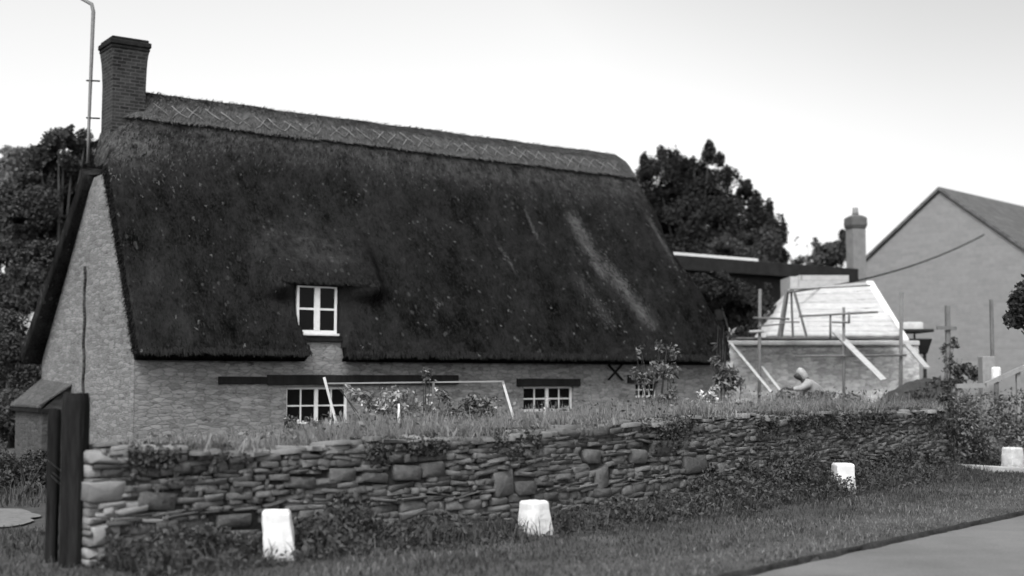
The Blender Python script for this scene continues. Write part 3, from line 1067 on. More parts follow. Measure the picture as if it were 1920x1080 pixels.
# right-hand verge read off the photo, on the front slope plane
def front_hit(px, py):
    lo, hi = -0.6, 3.1
    for _ in range(40):       # march along the ray to where it meets the slope
        mid = (lo + hi) / 2
        p = on_plane(px, py, P0 + HG * mid, HG)
        if p.z > roof_z(max(0, T_R - mid)): lo = mid
        else: hi = mid
    p = on_plane(px, py, P0 + HG * lo, HG)
    return (p - P0).dot(HU), p.z


VR = sorted([(lambda q: (q[1], q[0]))(front_hit(x, y)) for x, y in
             ((1388, 674), (1384, 640), (1364, 605), (1338, 565), (1306, 518), (1275, 478), (1250, 435), (1222, 385), (1195, 340), (1172, 305))])


def s1(z):
    if z <= VR[0][0]: return VR[0][1]
    for (za, sa), (zb, sb) in zip(VR, VR[1:]):
        if z <= zb: return sa + (sb - sa) * (z - za) / (zb - za)
    return VR[-1][1] - (z - VR[-1][0]) * 1.2


sA0, zA0 = front_hit(520, 540); sA1, zA1 = front_hit(577, 652)
sB0, zB0 = front_hit(684, 540); sB1, zB1 = front_hit(652, 652)
Z_N = WU[3] + 0.03


def notch(z):
    f = (z - zA1) / (zA0 - zA1)
    f = max(-0.3, min(1.15, f))
    g = f * f if f > 0 else 0
    return sA1 + (sA0 - sA1) * (0.3 * f + 0.7 * g), sB1 + (sB0 - sB1) * (0.5 * f + 0.5 * g)


m = MB()
m.hbox(WU[0] - 0.5, WU[0] - 0.012, 0.24, 0.32, ZT + 0.01, Z_N + 0.1)
m.hbox(WU[1] + 0.012, WU[1] + 0.5, 0.24, 0.32, ZT + 0.01, Z_N + 0.1)
m.hbox(WU[0] - 0.012, WU[1] + 0.012, 0.24, 0.32, WU[3] + 0.005, Z_N + 0.1)
m.build('dormer_board', M['dark_wood'], cot)

NF, NL, NR_, NRR, NV = 330, 26, 26, 70, 140
d_rows = [D_F * (1 - (i / NV)) for i in range(NV + 1)]
G = np.zeros((NV + 1, NRR + NL + NF + NR_, 3))
Zrow = np.zeros(NV + 1)
for i, d_ in enumerate(d_rows):
    z = roof_z(d_); Zrow[i] = z
    tf = T_R - d_; tr = max(t_rear(z), tf)
    a, ar, b_ = s0f(z), s0r(z), s1(z)
    col = []
    for k in range(NRR): f = k / NRR; col.append((b_ + (ar - b_) * f, tr))
    for k in range(NL): f = k / NL; col.append((ar + (a - ar) * f, tr + (tf - tr) * f))
    for k in range(NF): f = k / NF; col.append((a + (b_ - a) * f, tf))
    for k in range(NR_): f = k / NR_; col.append((b_ + 0.5 * math.sin(math.pi * f) * min(1, d_), tf + (tr - tf) * f))
    for k, (s, t) in enumerate(col): G[i, k] = (s, t, z)
nc = G.shape[1]
# round the corners off
base = G.copy()
opn = (np.arange(nc) >= NRR - 1) & (np.arange(nc) <= NRR + NL + 1)
for it in range(30):
    L_ = (np.roll(G, 1, 1) + np.roll(G, -1, 1)) / 2
    for i in range(NV + 1):
        if Zrow[i] < ZH + 0.1:
            L_[i, opn] = G[i, opn]
    L_[-1] = G[-1]
    G = L_
NFs = NRR + NL


def smooth01(x):
    x = max(0.0, min(1.0, x)); return x * x * (3 - 2 * x)


for i in range(NV + 1):
    for k in range(nc):
        s, t, z = G[i, k]
        out = 0.0
        if NFs <= k < NFs + NF:
            n0, n1 = notch(min(z, Z_N))
            n0t, n1t = notch(Z_N)
            S_ = smooth01((s - n0t + 0.42) / 0.42) * smooth01((n1t + 0.42 - s) / 0.42)
            if z >= Z_N: out = 0.36 * S_ * smooth01(1 - (z - Z_N) / 1.6)
            else: out = 0.36 * S_ * smooth01(1 - (Z_N - z) / 0.4)
            if 'w' and z < Z_E + 0.25: out += 0.04 * (Z_E + 0.25 - z)
        G[i, k, 1] = t - out
Wd = np.zeros_like(G)
nH = np.array(tuple(HU)); gH = np.array(tuple(HG)); p0H = np.array(tuple(P0))
Wd = p0H + G[..., :1] * nH + G[..., 1:2] * gH + np.stack([np.zeros(G.shape[:2])] * 2 + [G[..., 2]], -1)


def grid_normals(Wg):
    du = np.roll(Wg, -1, 1) - np.roll(Wg, 1, 1)
    dv = np.gradient(Wg, axis=0)
    n = np.cross(du, dv)
    n /= np.linalg.norm(n, axis=2, keepdims=True) + 1e-9
    return n


Nn = grid_normals(Wd)
if np.mean(Nn[20:100, NFs + 50:NFs + NF - 50] @ gH) > 0: Nn = -Nn
Wbase = Wd.copy()
for i in range(NV + 1):
    if Zrow[i] < ZH + 0.15:
        for k in range(NFs - 2, NFs + 4): Nn[i, k] = Nn[i, NFs + 5]
        for k in range(NRR - 4, NRR + 3): Nn[i, k] = Nn[i, NRR - 6]
for i in range(NV + 1):
    for k in range(nc):
        q = Vector(Wd[i, k])
        dsp = 0.035 * noise.noise(q * 0.8) + 0.02 * noise.noise(q * 2.4) + 0.016 * noise.noise(q * 7) + 0.012 * noise.noise(Vector((q.x * 16, q.y * 16, q.z * 4)))
        if i > NV - 4: dsp *= 0.4
        Wd[i, k] += Nn[i, k] * dsp
        if i == 0: Wd[i, k, 2] += 0.03 * noise.noise(q * 1.1) + 0.02 * noise.noise(q * 6)
keepF = []
cell = {}
for i in range(NV - 1):
    for k in range(nc):
        k2 = (k + 1) % nc
        zc = Zrow[i] * 0.5 + Zrow[i + 1] * 0.5
        if NRR - 1 < k < NRR + NL and zc < ZH + 0.8 * max(0.0, 1 - (k - NRR) / (NL * 0.55)): continue
        if NFs <= k < NFs + NF:
            n0, n1 = notch(zc)
            if zc < Z_N and n0 < G[i, k, 0] < n1: continue
        keepF.append((i * nc + k, i * nc + k2, (i + 1) * nc + k2, (i + 1) * nc + k)); cell[(i, k)] = 1


def shell(name, outer, inner, faces, mat, parent):
    """closed skin between an outer and an inner sheet that share one set of faces"""
    n = len(outer)
    cnt = {}
    for f in faces:
        for a_, b_ in zip(f, f[1:] + f[:1]):
            e = (min(a_, b_), max(a_, b_))
            cnt.setdefault(e, []).append((a_, b_))
    rim = [(v[0][1], v[0][0], v[0][0] + n, v[0][1] + n) for v in cnt.values() if len(v) == 1]
    allf = np.array(faces + [tuple(i + n for i in reversed(f)) for f in faces] + rim)
    used = np.unique(allf); remap = -np.ones(2 * n, dtype=np.int64); remap[used] = np.arange(len(used))
    o = np_mesh(name, np.concatenate([outer, inner])[used], remap[allf], [mat], parent, True)
    bm = bmesh.new(); bm.from_mesh(o.data)
    bmesh.ops.recalc_face_normals(bm, faces=bm.faces)
    bm.to_mesh(o.data); bm.free()
    o.data.polygons.foreach_set('use_smooth', [True] * len(o.data.polygons))
    return o


THK = 0.30
thk_rows = np.array([min(THK, 0.02 + 0.42 * d_) for d_ in d_rows])
for i in range(NV + 1):
    f_ = min(1, d_rows[i] / 0.5)
    ends = np.r_[NRR - 3:NFs + 4, NFs + NF - 4:nc, 0:4]
    Nn[i, ends] = Nn[i, ends] * f_ + np.array([0, 0, 1.0]) * (1 - f_)
    Nn[i] /= np.linalg.norm(Nn[i], axis=1, keepdims=True) + 1e-9
Win = Wbase - Nn * thk_rows[:, None, None]
th = shell('thatch', Wd.reshape(-1, 3), Win.reshape(-1, 3), keepF, M['thatch'], cot)

STREAKS = [((1078, 418), (1122, 500), 0.17, 1.0), ((1118, 490), (1156, 530), 0.24, 0.45), ((1148, 512), (1206, 592), 0.20, 1.0), ((1226, 425), (1252, 470), 0.07, 0.7),
           ((1100, 540), (1130, 590), 0.18, 0.3), ((990, 408), (1004, 440), 0.03, 0.6), ((944, 474), (958, 496), 0.035, 0.6)]
STR = [(front_hit(*a_), front_hit(*b2), w_, k_) for a_, b2, w_, k_ in STREAKS]


def fade_at(s_, z_):
    v = 0.0
    for (sa_, za), (sb_, zb), w_, k_ in STR:
        f = (z_ - za) / (zb - za)
        g = math.exp(-(max(0, -f, f - 1) * abs(za - zb) / 0.25) ** 2)
        c_ = sa_ + (sb_ - sa_) * f
        v = max(v, k_ * g * math.exp(-((s_ - c_) / w_) ** 2))
    return v


_at = th.data.attributes.new('fade_skylight', 'FLOAT', 'POINT')
_co = np.zeros(len(th.data.vertices) * 3, dtype=np.float32); th.data.vertices.foreach_get('co', _co); _co = _co.reshape(-1, 3)
_rel = _co - p0H
_sv = _rel @ nH; _tv = _rel @ gH
_val = np.zeros(len(_co), dtype=np.float32)
for _i in range(len(_co)):
    if _tv[_i] > T_R: continue
    v_ = fade_at(_sv[_i], _co[_i, 2]) if _sv[_i] > 8 else 0.0
    v_ = max(v_, 0.9 * math.exp(-(max(0, _sv[_i] - 0.3) / 1.0) ** 2) * math.exp(-((_co[_i, 2] - 6.3) / 0.5) ** 2))  # left hip painted paler for the extra sky light it catches
    v_ = max(v_, 0.28 * math.exp(-((_sv[_i] - 3.7) / 1.2) ** 2) * math.exp(-((_co[_i, 2] - 4.3) / 0.5) ** 2))
    v_ = max(v_, 0.4 * math.exp(-((_co[_i, 2] - 6.6) / 0.45) ** 2))
    _val[_i] = v_
_at.data.foreach_set('value', _val)
# thatch cheeks that turn in from the edges of the notch to the window jambs
for side in (0, 1):
    rows_n = [i for i in range(NV) if ZT - 0.12 < Zrow[i] < Z_N + 0.02]
    V = []; F = []
    NC = 9
    for r_, i in enumerate(rows_n):
        ks = G[i, NFs:NFs + NF, 0]
        e_ = notch(min(Zrow[i], Z_N))[side]
        k = int(np.clip(np.searchsorted(ks, e_), 1, NF - 2)) + (-1 if side == 0 else 1)
        A_ = Vector(Wd[i, NFs + k])
        jamb = H(WU[side] + (-0.015 if side == 0 else 0.03), 0.20, Zrow[i])
        for c_ in range(NC):
            f = c_ / (NC - 1)
            q = A_ * (1 - f) + jamb * f
            bul = math.sin(math.pi * f) * 0.07
            q = q - HG * bul * 0.6 + HU * (bul * (1 if side == 0 else -1)) * 0.5 + HG * 0.012 * noise.noise(q * 9)
            V.append(tuple(q))
        if r_:
            for c_ in range(NC - 1):
                F.append(((r_ - 1) * NC + c_, r_ * NC + c_, r_ * NC + c_ + 1, (r_ - 1) * NC + c_ + 1))
    ck = np_mesh('dormer_cheek', V, F, M['cheek'], th, True)
# straw ends over the whole roof
cells = list(cell.keys())


def straw(n, pick, lmin, lmax, wid, lift, rng):
    P = []; D = []; Nv = []
    for _ in range(n):
        i, k = pick()
        f, g = rng.random(), rng.random()
        k2 = (k + 1) % nc
        p = Wd[i, k] * (1 - f) * (1 - g) + Wd[i, k2] * f * (1 - g) + Wd[i + 1, k] * (1 - f) * g + Wd[i + 1, k2] * f * g
        dn = Wd[i, k] - Wd[i + 1, k]
        P.append(p); D.append(dn / (np.linalg.norm(dn) + 1e-9)); Nv.append(Nn[i, k])
    P = np.array(P); D = np.array(D); Nv = np.array(Nv)
    sd_ = np.cross(D, Nv)
    D = D + sd_ * rng.normal(0, 0.25, (n, 1))
    L = rng.uniform(lmin, lmax, (n, 1)); W_ = wid * rng.uniform(0.6, 1.5, (n, 1))
    b0 = P + Nv * 0.004
    tip = P + D * L + Nv * (lift * rng.uniform(0.2, 1.4, (n, 1)))
    V = np.stack([b0 - sd_ * W_ / 2, b0 + sd_ * W_ / 2, tip + sd_ * W_ * 0.3, tip - sd_ * W_ * 0.3], 1).reshape(-1, 3)
    return V, np.arange(4 * n).reshape(n, 4)


rs = np.random.default_rng(3)
front_cells = [c for c in cells if NRR - 6 <= c[1]]
sets = []
V1, F1 = straw(24000, lambda: front_cells[rs.integers(len(front_cells))], 0.04, 0.11, 0.010, 0.014, rs)
eave = [c for c in front_cells if c[0] < 2]
V2, F2 = straw(7000, lambda: eave[rs.integers(len(eave))], 0.05, 0.13, 0.012, 0.0, rs)
lip = [c for c in front_cells if c[1] >= NFs and Z_N - 0.02 <= Zrow[c[0]] < Z_N + 0.12 and notch(Z_N)[0] - 0.2 < G[c[0], c[1], 0] < notch(Z_N)[1] + 0.2]
V3, F3 = straw(900, lambda: lip[rs.integers(len(lip))], 0.04, 0.10, 0.012, 0.0, rs)


pale = []
wts = np.array([fade_at(G[i, k, 0], Zrow[i]) if NFs <= k < NFs + NF and G[i, k, 0] > 8 else 0.0 for i, k in front_cells])
wts /= wts.sum()
pick_ = rs.choice(len(front_cells), 1500, p=wts)
it_ = iter(pick_)
pale.append(straw(1000, lambda: front_cells[next(it_)], 0.04, 0.11, 0.010, 0.015, rs))
hipc = []
for c in front_cells:
    if c[1] < NFs + 70 and 4.9 < Zrow[c[0]] < 7.3:
        f_ = math.exp(-(max(0, c[1] - NFs) / 28.0) ** 2) * math.exp(-((Zrow[c[0]] - 6.15) / 0.55) ** 2)
        if rs.random() < f_: hipc.append(c)
pale.append(straw(500, lambda: hipc[rs.integers(len(hipc))], 0.05, 0.13, 0.010, 0.025, rs))  # pale straw adds to the painted sky light on the hip
tops = [c for c in front_cells if NFs < c[1] and 5.9 < Zrow[c[0]] < 6.75]
pale.append(straw(600, lambda: tops[rs.integers(len(tops))], 0.04, 0.12, 0.009, 0.02, rs))
# small pale tufts and lichen flecks scattered over the slope
fl_ = []
for _ in range(420):
    i_, k_ = front_cells[rs.integers(len(front_cells))]
    fl_ += [(i_, k_)] * int(rs.integers(1, 5))
pale.append(straw(len(fl_), lambda: fl_[rs.integers(len(fl_))], 0.02, 0.06, 0.018, 0.02, rs))
# straw ends on the cut faces of the left verges
nr_ = 5000
rows_ = [i for i in range(1, NV - 2) if Zrow[i] < ZH + 0.05]
P = []; Dd = []
for _ in range(nr_):
    i = rows_[rs.integers(len(rows_))]; k = NFs if rs.random() < 0.5 else NRR - 1
    f = rs.random()
    p = Wd[i, k] * (1 - f) + Win[i, k] * f
    dn = Wd[i - 1, k] - Wd[i + 1, k]; dn = dn / np.linalg.norm(dn)
    P.append(p); Dd.append(dn * rs.uniform(0.3, 1.0) - nH * rs.uniform(0.2, 0.6) + rs.normal(0, 0.15, 3))
P = np.array(P); Dd = np.array(Dd); Dd /= np.linalg.norm(Dd, axis=1, keepdims=True)
W_ = np.cross(Dd, unit(nr_, rs)); W_ /= np.linalg.norm(W_, axis=1, keepdims=True)
L_ = rs.uniform(0.04, 0.12, (nr_, 1)); W_ *= 0.006
V4 = np.stack([P - W_, P + W_, P + Dd * L_ + W_ * 0.4, P + Dd * L_ - W_ * 0.4], 1).reshape(-1, 3)
V3 = np.concatenate([V3, V4]); F3 = np.zeros((len(F3) + nr_, 4))
allv = [V1, V2, V3] + [p[0] for p in pale]
mi = [0] * (len(F1) + len(F2) + len(F3)) + [1] * sum(len(p[1]) for p in pale)
V = np.concatenate(allv)
np_mesh('loose_straw', V, np.arange(len(V)).reshape(-1, 4), [M['thatch_straw'], M['thatch_pale']], th, False, mi)

# ridge cap: a raised block-cut layer with a scalloped lower edge
ZC = 6.79
iC = int(np.argmax(Zrow > ZC))
Wc = Wd.copy() + Nn * 0.065
Wc[-1, :, 2] = Wd[-1, :, 2] + 0.07
Vc = Wc[iC:].reshape(-1, 3).copy()
rowsC = NV + 1 - iC
for k in range(nc):
    Vc[k, 2] -= 0.03 * (1 if int(k / 4) % 2 else 0) * 0 - 0.012 * noise.noise(Vector((k * 0.31, 1, 4)))
Fc = [(i * nc + k, i * nc + (k + 1) % nc, (i + 1) * nc + (k + 1) % nc, (i + 1) * nc + k) for i in range(rowsC - 2) for k in range(nc)]
cap = shell('ridge_cap', Vc, (Wbase[iC:] - Nn[iC:] * 0.02).reshape(-1, 3), Fc, M['ridge'], th)
m = MB()
sA_, sB_ = G[NV - 1, NFs, 0], G[NV - 1, NFs + NF - 1, 0]
rp_ = []
for k in range(90):
    s_ = sA_ - 0.02 + (sB_ - sA_ + 0.04) * k / 89
    q = H(s_, T_R, Z_R + 0.02); q.z += 0.05 * noise.noise(q * 0.8) + 0.02 * noise.noise(q * 3)
    rp_.append(q)
m.tube(rp_, [0.055 + 0.012 * noise.noise(q * 2) for q in rp_], 9)
m.build('ridge_roll', M['ridge'], th, True)
capc = [(i, k) for i in range(iC, NV - 1) for k in range(NRR, nc - NR_)]
Wsave = Wd; Wd = Wc
V1, F1 = straw(6500, lambda: capc[rs.integers(len(capc))], 0.05, 0.14, 0.012, 0.03, rs)
topc = [c for c in capc if c[0] > NV - 9]
V2, F2 = straw(3500, lambda: topc[rs.integers(len(topc))], 0.05, 0.13, 0.012, 0.05, rs)
lowc = [(iC, k) for k in range(NRR, nc - NR_)]
V3, F3 = straw(1500, lambda: lowc[rs.integers(len(lowc))], 0.04, 0.09, 0.012, 0.02, rs)
Wd = Wsave
V = np.concatenate([V1, V2, V3])
nr_ = 5000
ii = rs.integers(0, len(rp_) - 1, nr_); ff = rs.random((nr_, 1))
PA = np.array([tuple(q) for q in rp_])
P = PA[ii] * (1 - ff) + PA[ii + 1] * ff
an_ = rs.uniform(0, 2 * math.pi, (nr_, 1))
rad_ = gH * np.cos(an_) + np.array([0, 0, 1.0]) * np.sin(an_)
P = P + rad_ * 0.052
Dd = rad_ * rs.uniform(-0.1, 0.5, (nr_, 1)) + nH * rs.choice([-1, 1], (nr_, 1)) * rs.uniform(0.1, 0.8, (nr_, 1)) - gH * 0.9 * np.cos(an_) * -1 - np.array([0, 0, 0.35])
Dd /= np.linalg.norm(Dd, axis=1, keepdims=True)
W_ = np.cross(Dd, rad_); W_ /= np.linalg.norm(W_, axis=1, keepdims=True) + 1e-9; W_ *= 0.006
L_ = rs.uniform(0.03, 0.10, (nr_, 1))
V5 = np.stack([P - W_, P + W_, P + Dd * L_ + W_ * 0.4, P + Dd * L_ - W_ * 0.4], 1).reshape(-1, 3)
V = np.concatenate([V, V5]); nroll = nr_
np_mesh('ridge_straw', V, np.arange(len(V)).reshape(-1, 4), [M['ridge_straw'], M['thatch_pale']], th, False,
        [0] * len(F1) + [1 if rs.random() < 0.6 else 0 for _ in F2] + [0] * len(F3) + [1 if rs.random() < 0.7 else 0 for _ in range(nroll)])


# crossed hazel rods pegged on the ridge cap
def cap_pt(s, z):
    i = int(np.clip(np.searchsorted(Zrow, z), iC, NV))
    ks = G[i, NFs:NFs + NF, 0]
    k = NFs + int(np.clip(np.searchsorted(ks, s), 0, NF - 1))
    return Vector(Wc[i, k] + Nn[i, k] * 0.018)


m = MB()
zl, zh_ = 6.88, 7.19
s = 1.05
while s < 13.2:
    for sg in (1, -1):
        a, b_ = (s, s + 0.36) if sg > 0 else (s + 0.36, s)
        if random.random() < 0.86:
            o = random.uniform(-0.05, 0.05); dz = random.uniform(-0.04, 0.04)
            q = [cap_pt(a + (b_ - a) * f + o, zl + dz + (zh_ - zl) * f) for f in np.linspace(random.uniform(0, 0.15), random.uniform(0.82, 1), 4)]
            m.tube(q, 0.0095 + random.uniform(-0.003, 0.002), 5)
    s += 0.36
merge_into(cap, m, M['hazel'], True)

# ---- chimney
c_s, c_t = 0.565, 2.685
ch = MB()
prof = [(5.4, 0.335), (6.2, 0.335), (7.0, 0.333), (7.55, 0.335), (7.85, 0.345), (8.02, 0.355), (8.14, 0.367), (8.22, 0.38)]
vs = []; fs = []
SUB = 6
for i, (z, h) in enumerate(prof):
    ring = []
    for e in range(4):
        x0, y0 = ((-1, -1), (1, -1), (1, 1), (-1, 1))[e]; x1, y1 = ((1, -1), (1, 1), (-1, 1), (-1, -1))[e]
        for k in range(SUB):
            f = k / SUB
            x = x0 + (x1 - x0) * f; y = y0 + (y1 - y0) * f
            j = 0.012 * noise.noise(Vector((x * 4, y * 4, z * 5)))
            ring.append(H(c_s + x * (h + j), c_t + y * (h + j), z))
    vs += ring
    if i:
        n = 4 * SUB
        for k in range(n):
            fs.append(((i - 1) * n + k, (i - 1) * n + (k + 1) % n, i * n + (k + 1) % n, i * n + k))
n = 4 * SUB
fs.append(tuple(range((len(prof) - 1) * n, len(prof) * n)))
ch.add(vs, fs)
cho = ch.build('chimney', M['chimney'], cot)
m = MB()
m.hbox(c_s - 0.395, c_s + 0.395, c_t - 0.395, c_t + 0.395, 8.22, 8.29)
m.hbox(c_s - 0.415, c_s + 0.415, c_t - 0.415, c_t + 0.415, 8.292, 8.40)
m.hbox(c_s - 0.375, c_s + 0.375, c_t - 0.375, c_t + 0.375, 8.402, 8.46)
m.build('chimney_cap', M['chimney_cap'], cho, bevel=0.02)
m = MB()   # mortar fillet where the stack leaves the thatch
ringp = []
m.hbox(c_s - 0.36, c_s + 0.36, c_t - 0.36, c_t - 0.336, 5.6, 6.75)
m.build('flashing', M['chimney'], cho)

# ---- aerial mast bolted to the stack
pb = at(166, 250, 25.55); pt_ = at(175, 22, 25.55)
mast = thing('aerial_mast', pb, 'thin grey metal mast with a bent top fixed to the chimney', 'mast')
m = MB()
bend = at(172, 8, 25.55); tipm = at(128, -16, 25.55)
m.tube([pb - Vector((0, 0, 0.6)), pb, (pb + pt_) / 2, pt_, bend, (bend + tipm) / 2, tipm], [0.03, 0.03, 0.035, 0.04, 0.04, 0.033, 0.028], 8)
m.build('pole', M['steel'], mast, True)
for y_ in (151, 221):
    m = MB(); q = at(162, y_, 25.55); e = at(187, y_ + 1, 25.50)
    m.tube([q, e], 0.018, 6); m.build('bracket', M['iron'], mast)

# ------------------------------------------------------------------ trees
def tree(name, px, Y, base_z, lobes_px, n, size, mat, label, seed, group=None, trunk_r=0.22, thr=-0.12, freq=0.9, up=0.4, depth=0.8):
    """lobes_px: crown lobes read off the photo (px, py, rx, ry) at distance Y"""
    c = at(px, 710, Y)
    root = thing(name, (c.x, c.y, base_z), label, 'tree', group)
    rng = random.Random(seed)
    lob = []
    for (lx, ly, rx, ry) in lobes_px:
        q = at(lx, ly, Y + rng.uniform(-0.8, 0.8)); k = Y / FPX
        lob.append((q.x, q.y, q.z, rx * k, rx * k * depth, ry * k))
    foliage('crown', lob, n, size, mat, root, seed, thr, freq, 0.33, up)
    m = MB()
    top = max(l[2] for l in lob)
    tp = [Vector((c.x + 0.1 * math.sin(f * 5), c.y, base_z - 0.2 + (top - base_z) * 0.68 * f)) for f in (0, 0.2, 0.45, 0.7, 1)]
    m.tube(tp, [trunk_r, trunk_r * 0.8, trunk_r * 0.65, trunk_r * 0.4, trunk_r * 0.12], 9)
    for l in lob:
        b0 = tp[1] + (tp[3] - tp[1]) * rng.uniform(0.0, 0.8)
        e = Vector(l[:3]); mid = (b0 + e) / 2 + Vector((0, 0, 0.15 * (e - b0).length * 0.5))
        m.tube([b0, mid, e], [trunk_r * 0.3, trunk_r * 0.17, trunk_r * 0.05], 6)
    m.build('trunk', M['bark'], root, True)
    return root


TG = 'trees behind the cottage'
tree('broadleaf_tree', 1300, 53, 0, [(1235, 335, 42, 44), (1215, 370, 40, 60), (1330, 325, 26, 46), (1322, 372, 52, 52), (1290, 420, 70, 60), (1385, 380, 36, 44), (1400, 430, 46, 52),
     (1240, 450, 60, 60), (1340, 480, 70, 60), (1260, 300, 18, 30), (1330, 292, 14, 26), (1415, 395, 20, 42), (1340, 560, 70, 60), (1300, 640, 80, 60), (1280, 380, 60, 50), (1350, 420, 60, 60), (1420, 470, 40, 40), (1300, 500, 80, 60), (1250, 420, 50, 70), (1365, 350, 30, 40), (1300, 340, 40, 40), (1440, 440, 26, 40), (1455, 430, 22, 30), (1240, 285, 9, 20), (1283, 312, 10, 22), (1330, 278, 8, 18), (1442, 392, 9, 24), (1302, 305, 12, 24), (1362, 332, 11, 24), (1210, 305, 12, 22), (1350, 300, 9, 18), (1400, 352, 10, 22), (1462, 448, 14, 16), (1465, 480, 16, 18)], 130000, 0.125, M['leaf_dark'],
     'tall dark tree rising just past the right end of the thatch', 21, TG, 0.3, -0.2, 1.1)
tree('broadleaf_tree', 1400, 48, 0, [(1390, 462, 46, 40), (1440, 455, 28, 30), (1355, 470, 26, 26), (1425, 485, 40, 26), (1400, 500, 50, 30)], 16000, 0.12, M['leaf_mid'],
     'paler bushy tree in front of the tall dark tree above the flat roof', 22, TG, 0.15, -0.05, 1.1)
tree('broadleaf_tree', 1530, 60, 0, [(1515, 462, 28, 26), (1550, 478, 34, 22), (1490, 480, 20, 16), (1575, 470, 22, 26), (1582, 440, 10, 10), (1530, 505, 50, 30)], 5000, 0.25, M['leaf_mid'],
     'small loose tree against the sky left of the tall thin chimney', 23, TG, 0.15, 0.02, 0.9)
tree('broadleaf_tree', 1395, 39.3, 0, [(1390, 556, 40, 34), (1350, 566, 34, 40), (1420, 588, 36, 40), (1375, 616, 50, 34), (1405, 646, 50, 40), (1330, 610, 30, 40), (1310, 545, 36, 36), (1290, 590, 40, 60), (1345, 545, 40, 36), (1425, 552, 30, 30), (1400, 600, 50, 50), (1350, 600, 50, 50)], 40000, 0.10, M['leaf_dark'],
     'dark bushy tree under the flat roof beside the pale roof', 24, TG, 0.14, -0.1, 1.0)
tree('broadleaf_tree', 105, 37, 0, [(120, 285, 50, 44), (90, 320, 50, 40), (150, 330, 40, 60), (60, 380, 60, 56), (130, 420, 60, 70), (30, 450, 60, 60), (90, 520, 70, 70), (20, 560, 50, 50), (160, 262, 26, 24), (75, 290, 26, 22), (140, 250, 20, 16), (55, 340, 30, 24), (110, 262, 22, 16), (95, 350, 50, 40), (20, 400, 50, 50), (165, 400, 40, 60)], 90000, 0.11, M['leaf_grey'],
     'dark tree pressing close behind the left gable', 25, 'trees left of the cottage', 0.3, -0.12, 1.3)
tree('broadleaf_tree', 10, 46, 0, [(20, 335, 50, 46), (50, 380, 50, 44), (-30, 370, 60, 60), (15, 300, 34, 26), (40, 290, 16, 14), (-10, 440, 70, 50)], 26000, 0.14, M['leaf_hazed'],
     'hazy feathery tree at the left edge behind the darker one', 26, 'trees left of the cottage', 0.25, -0.06, 0.9)
tree('broadleaf_tree', 20, 31, 0, [(10, 640, 60, 60), (50, 690, 40, 60), (-20, 720, 60, 60), (20, 780, 60, 50)], 20000, 0.09, M['leaf_mid'],
     'low bushy tree behind the gate at the foot of the gable', 27, 'trees left of the cottage', 0.12, -0.12, 1.2)
tree('broadleaf_tree', 2060, 21, 0, [(1925, 575, 34, 40), (1905, 600, 22, 18), (1960, 560, 60, 60), (2010, 520, 80, 80), (2080, 460, 110, 100), (1915, 620, 12, 16)], 16000, 0.08, M['leaf_dark'],
     'dark leafy bough hanging in from the right edge', 28, None, 0.2, -0.05, 1.5)

# a distant wood closing the view to the left
wl_ = []
rw = random.Random(3)
for i in range(34):
    x = -130 + i * 3.4; y = 92 + rw.uniform(-6, 6) - (x + 130) * 0.12
    r_ = rw.uniform(2.6, 4.2)
    wl_.append((x, y, rw.uniform(2.0, 3.6), r_, r_, rw.uniform(2.6, 4.0)))
tag(foliage('far_wood', wl_, 24000, 0.5, M['leaf_grey'], None, 61, -0.3, 0.4, 0.3), 'low wood far off beyond the fields to the left', 'wood', kind='stuff')

# ------------------------------------------------------------------ low flat-roofed building behind, with tall chimney
LB0 = at(1225, 478, 40.0)


def along_u(px, p):
    """point on the line p + k*HU seen at column px (plan view)"""
    a_ = (px - 960) / FPX
    k = (a_ * p.y - p.x) / (HU.x - a_ * HU.y)
    return p + HU * k


fl = thing('flat_roofed_building', (LB0.x, LB0.y, 0), 'low building with a long dark roof edge behind the cottage', 'building')
e0 = LB0.copy(); e1 = along_u(1612, LB0)
zt = at(1290, 480, along_u(1290, LB0).y).z; zb = at(1310, 508, along_u(1310, LB0).y).z
m = MB()
ng = HG
m.hexa([Vector((*q.xy, zb)) for q in (e0, e1, e1 + ng * 5, e0 + ng * 5)], [Vector((*q.xy, zt)) for q in (e0, e1, e1 + ng * 5, e0 + ng * 5)])
m.build('roof', M['tar_roof'], fl, bevel=0.02)
m = MB()
q0, q1 = e0 + HU * 0.3 + ng * 0.35, e1 - HU * 0.05 + ng * 0.35
m.hexa([Vector((*q.xy, -0.1)) for q in (q0, q1, q1 + ng * 4.3, q0 + ng * 4.3)], [Vector((*q.xy, zb - 0.005)) for q in (q0, q1, q1 + ng * 4.3, q0 + ng * 4.3)])
m.build('wall', M['tar_roof'], fl)
f0 = along_u(1262, LB0); f1 = along_u(1424, LB0)
m = MB(); m.beam(Vector((*(f0 + ng * 0.12).xy, zt + 0.055)), Vector((*(f1 + ng * 0.12).xy, zt + 0.045)), 0.22, 0.09); m.build('flashing', M['white_paint'], fl)
cc_ = along_u(1607 + 26, LB0) + ng * 0.6
hw = 17.5 / FPX * cc_.y
zc1 = at(1607, 405, cc_.y).z; zc0 = at(1607, 430, cc_.y).z
m = MB()
d1, d2 = Vector((math.cos(0.25), math.sin(0.25), 0)), Vector((-math.sin(0.25), math.cos(0.25), 0))


def sq(h, z): return [Vector((*(cc_ + d1 * x * h + d2 * y * h).xy, z)) for x, y in ((-1, -1), (1, -1), (1, 1), (-1, 1))]


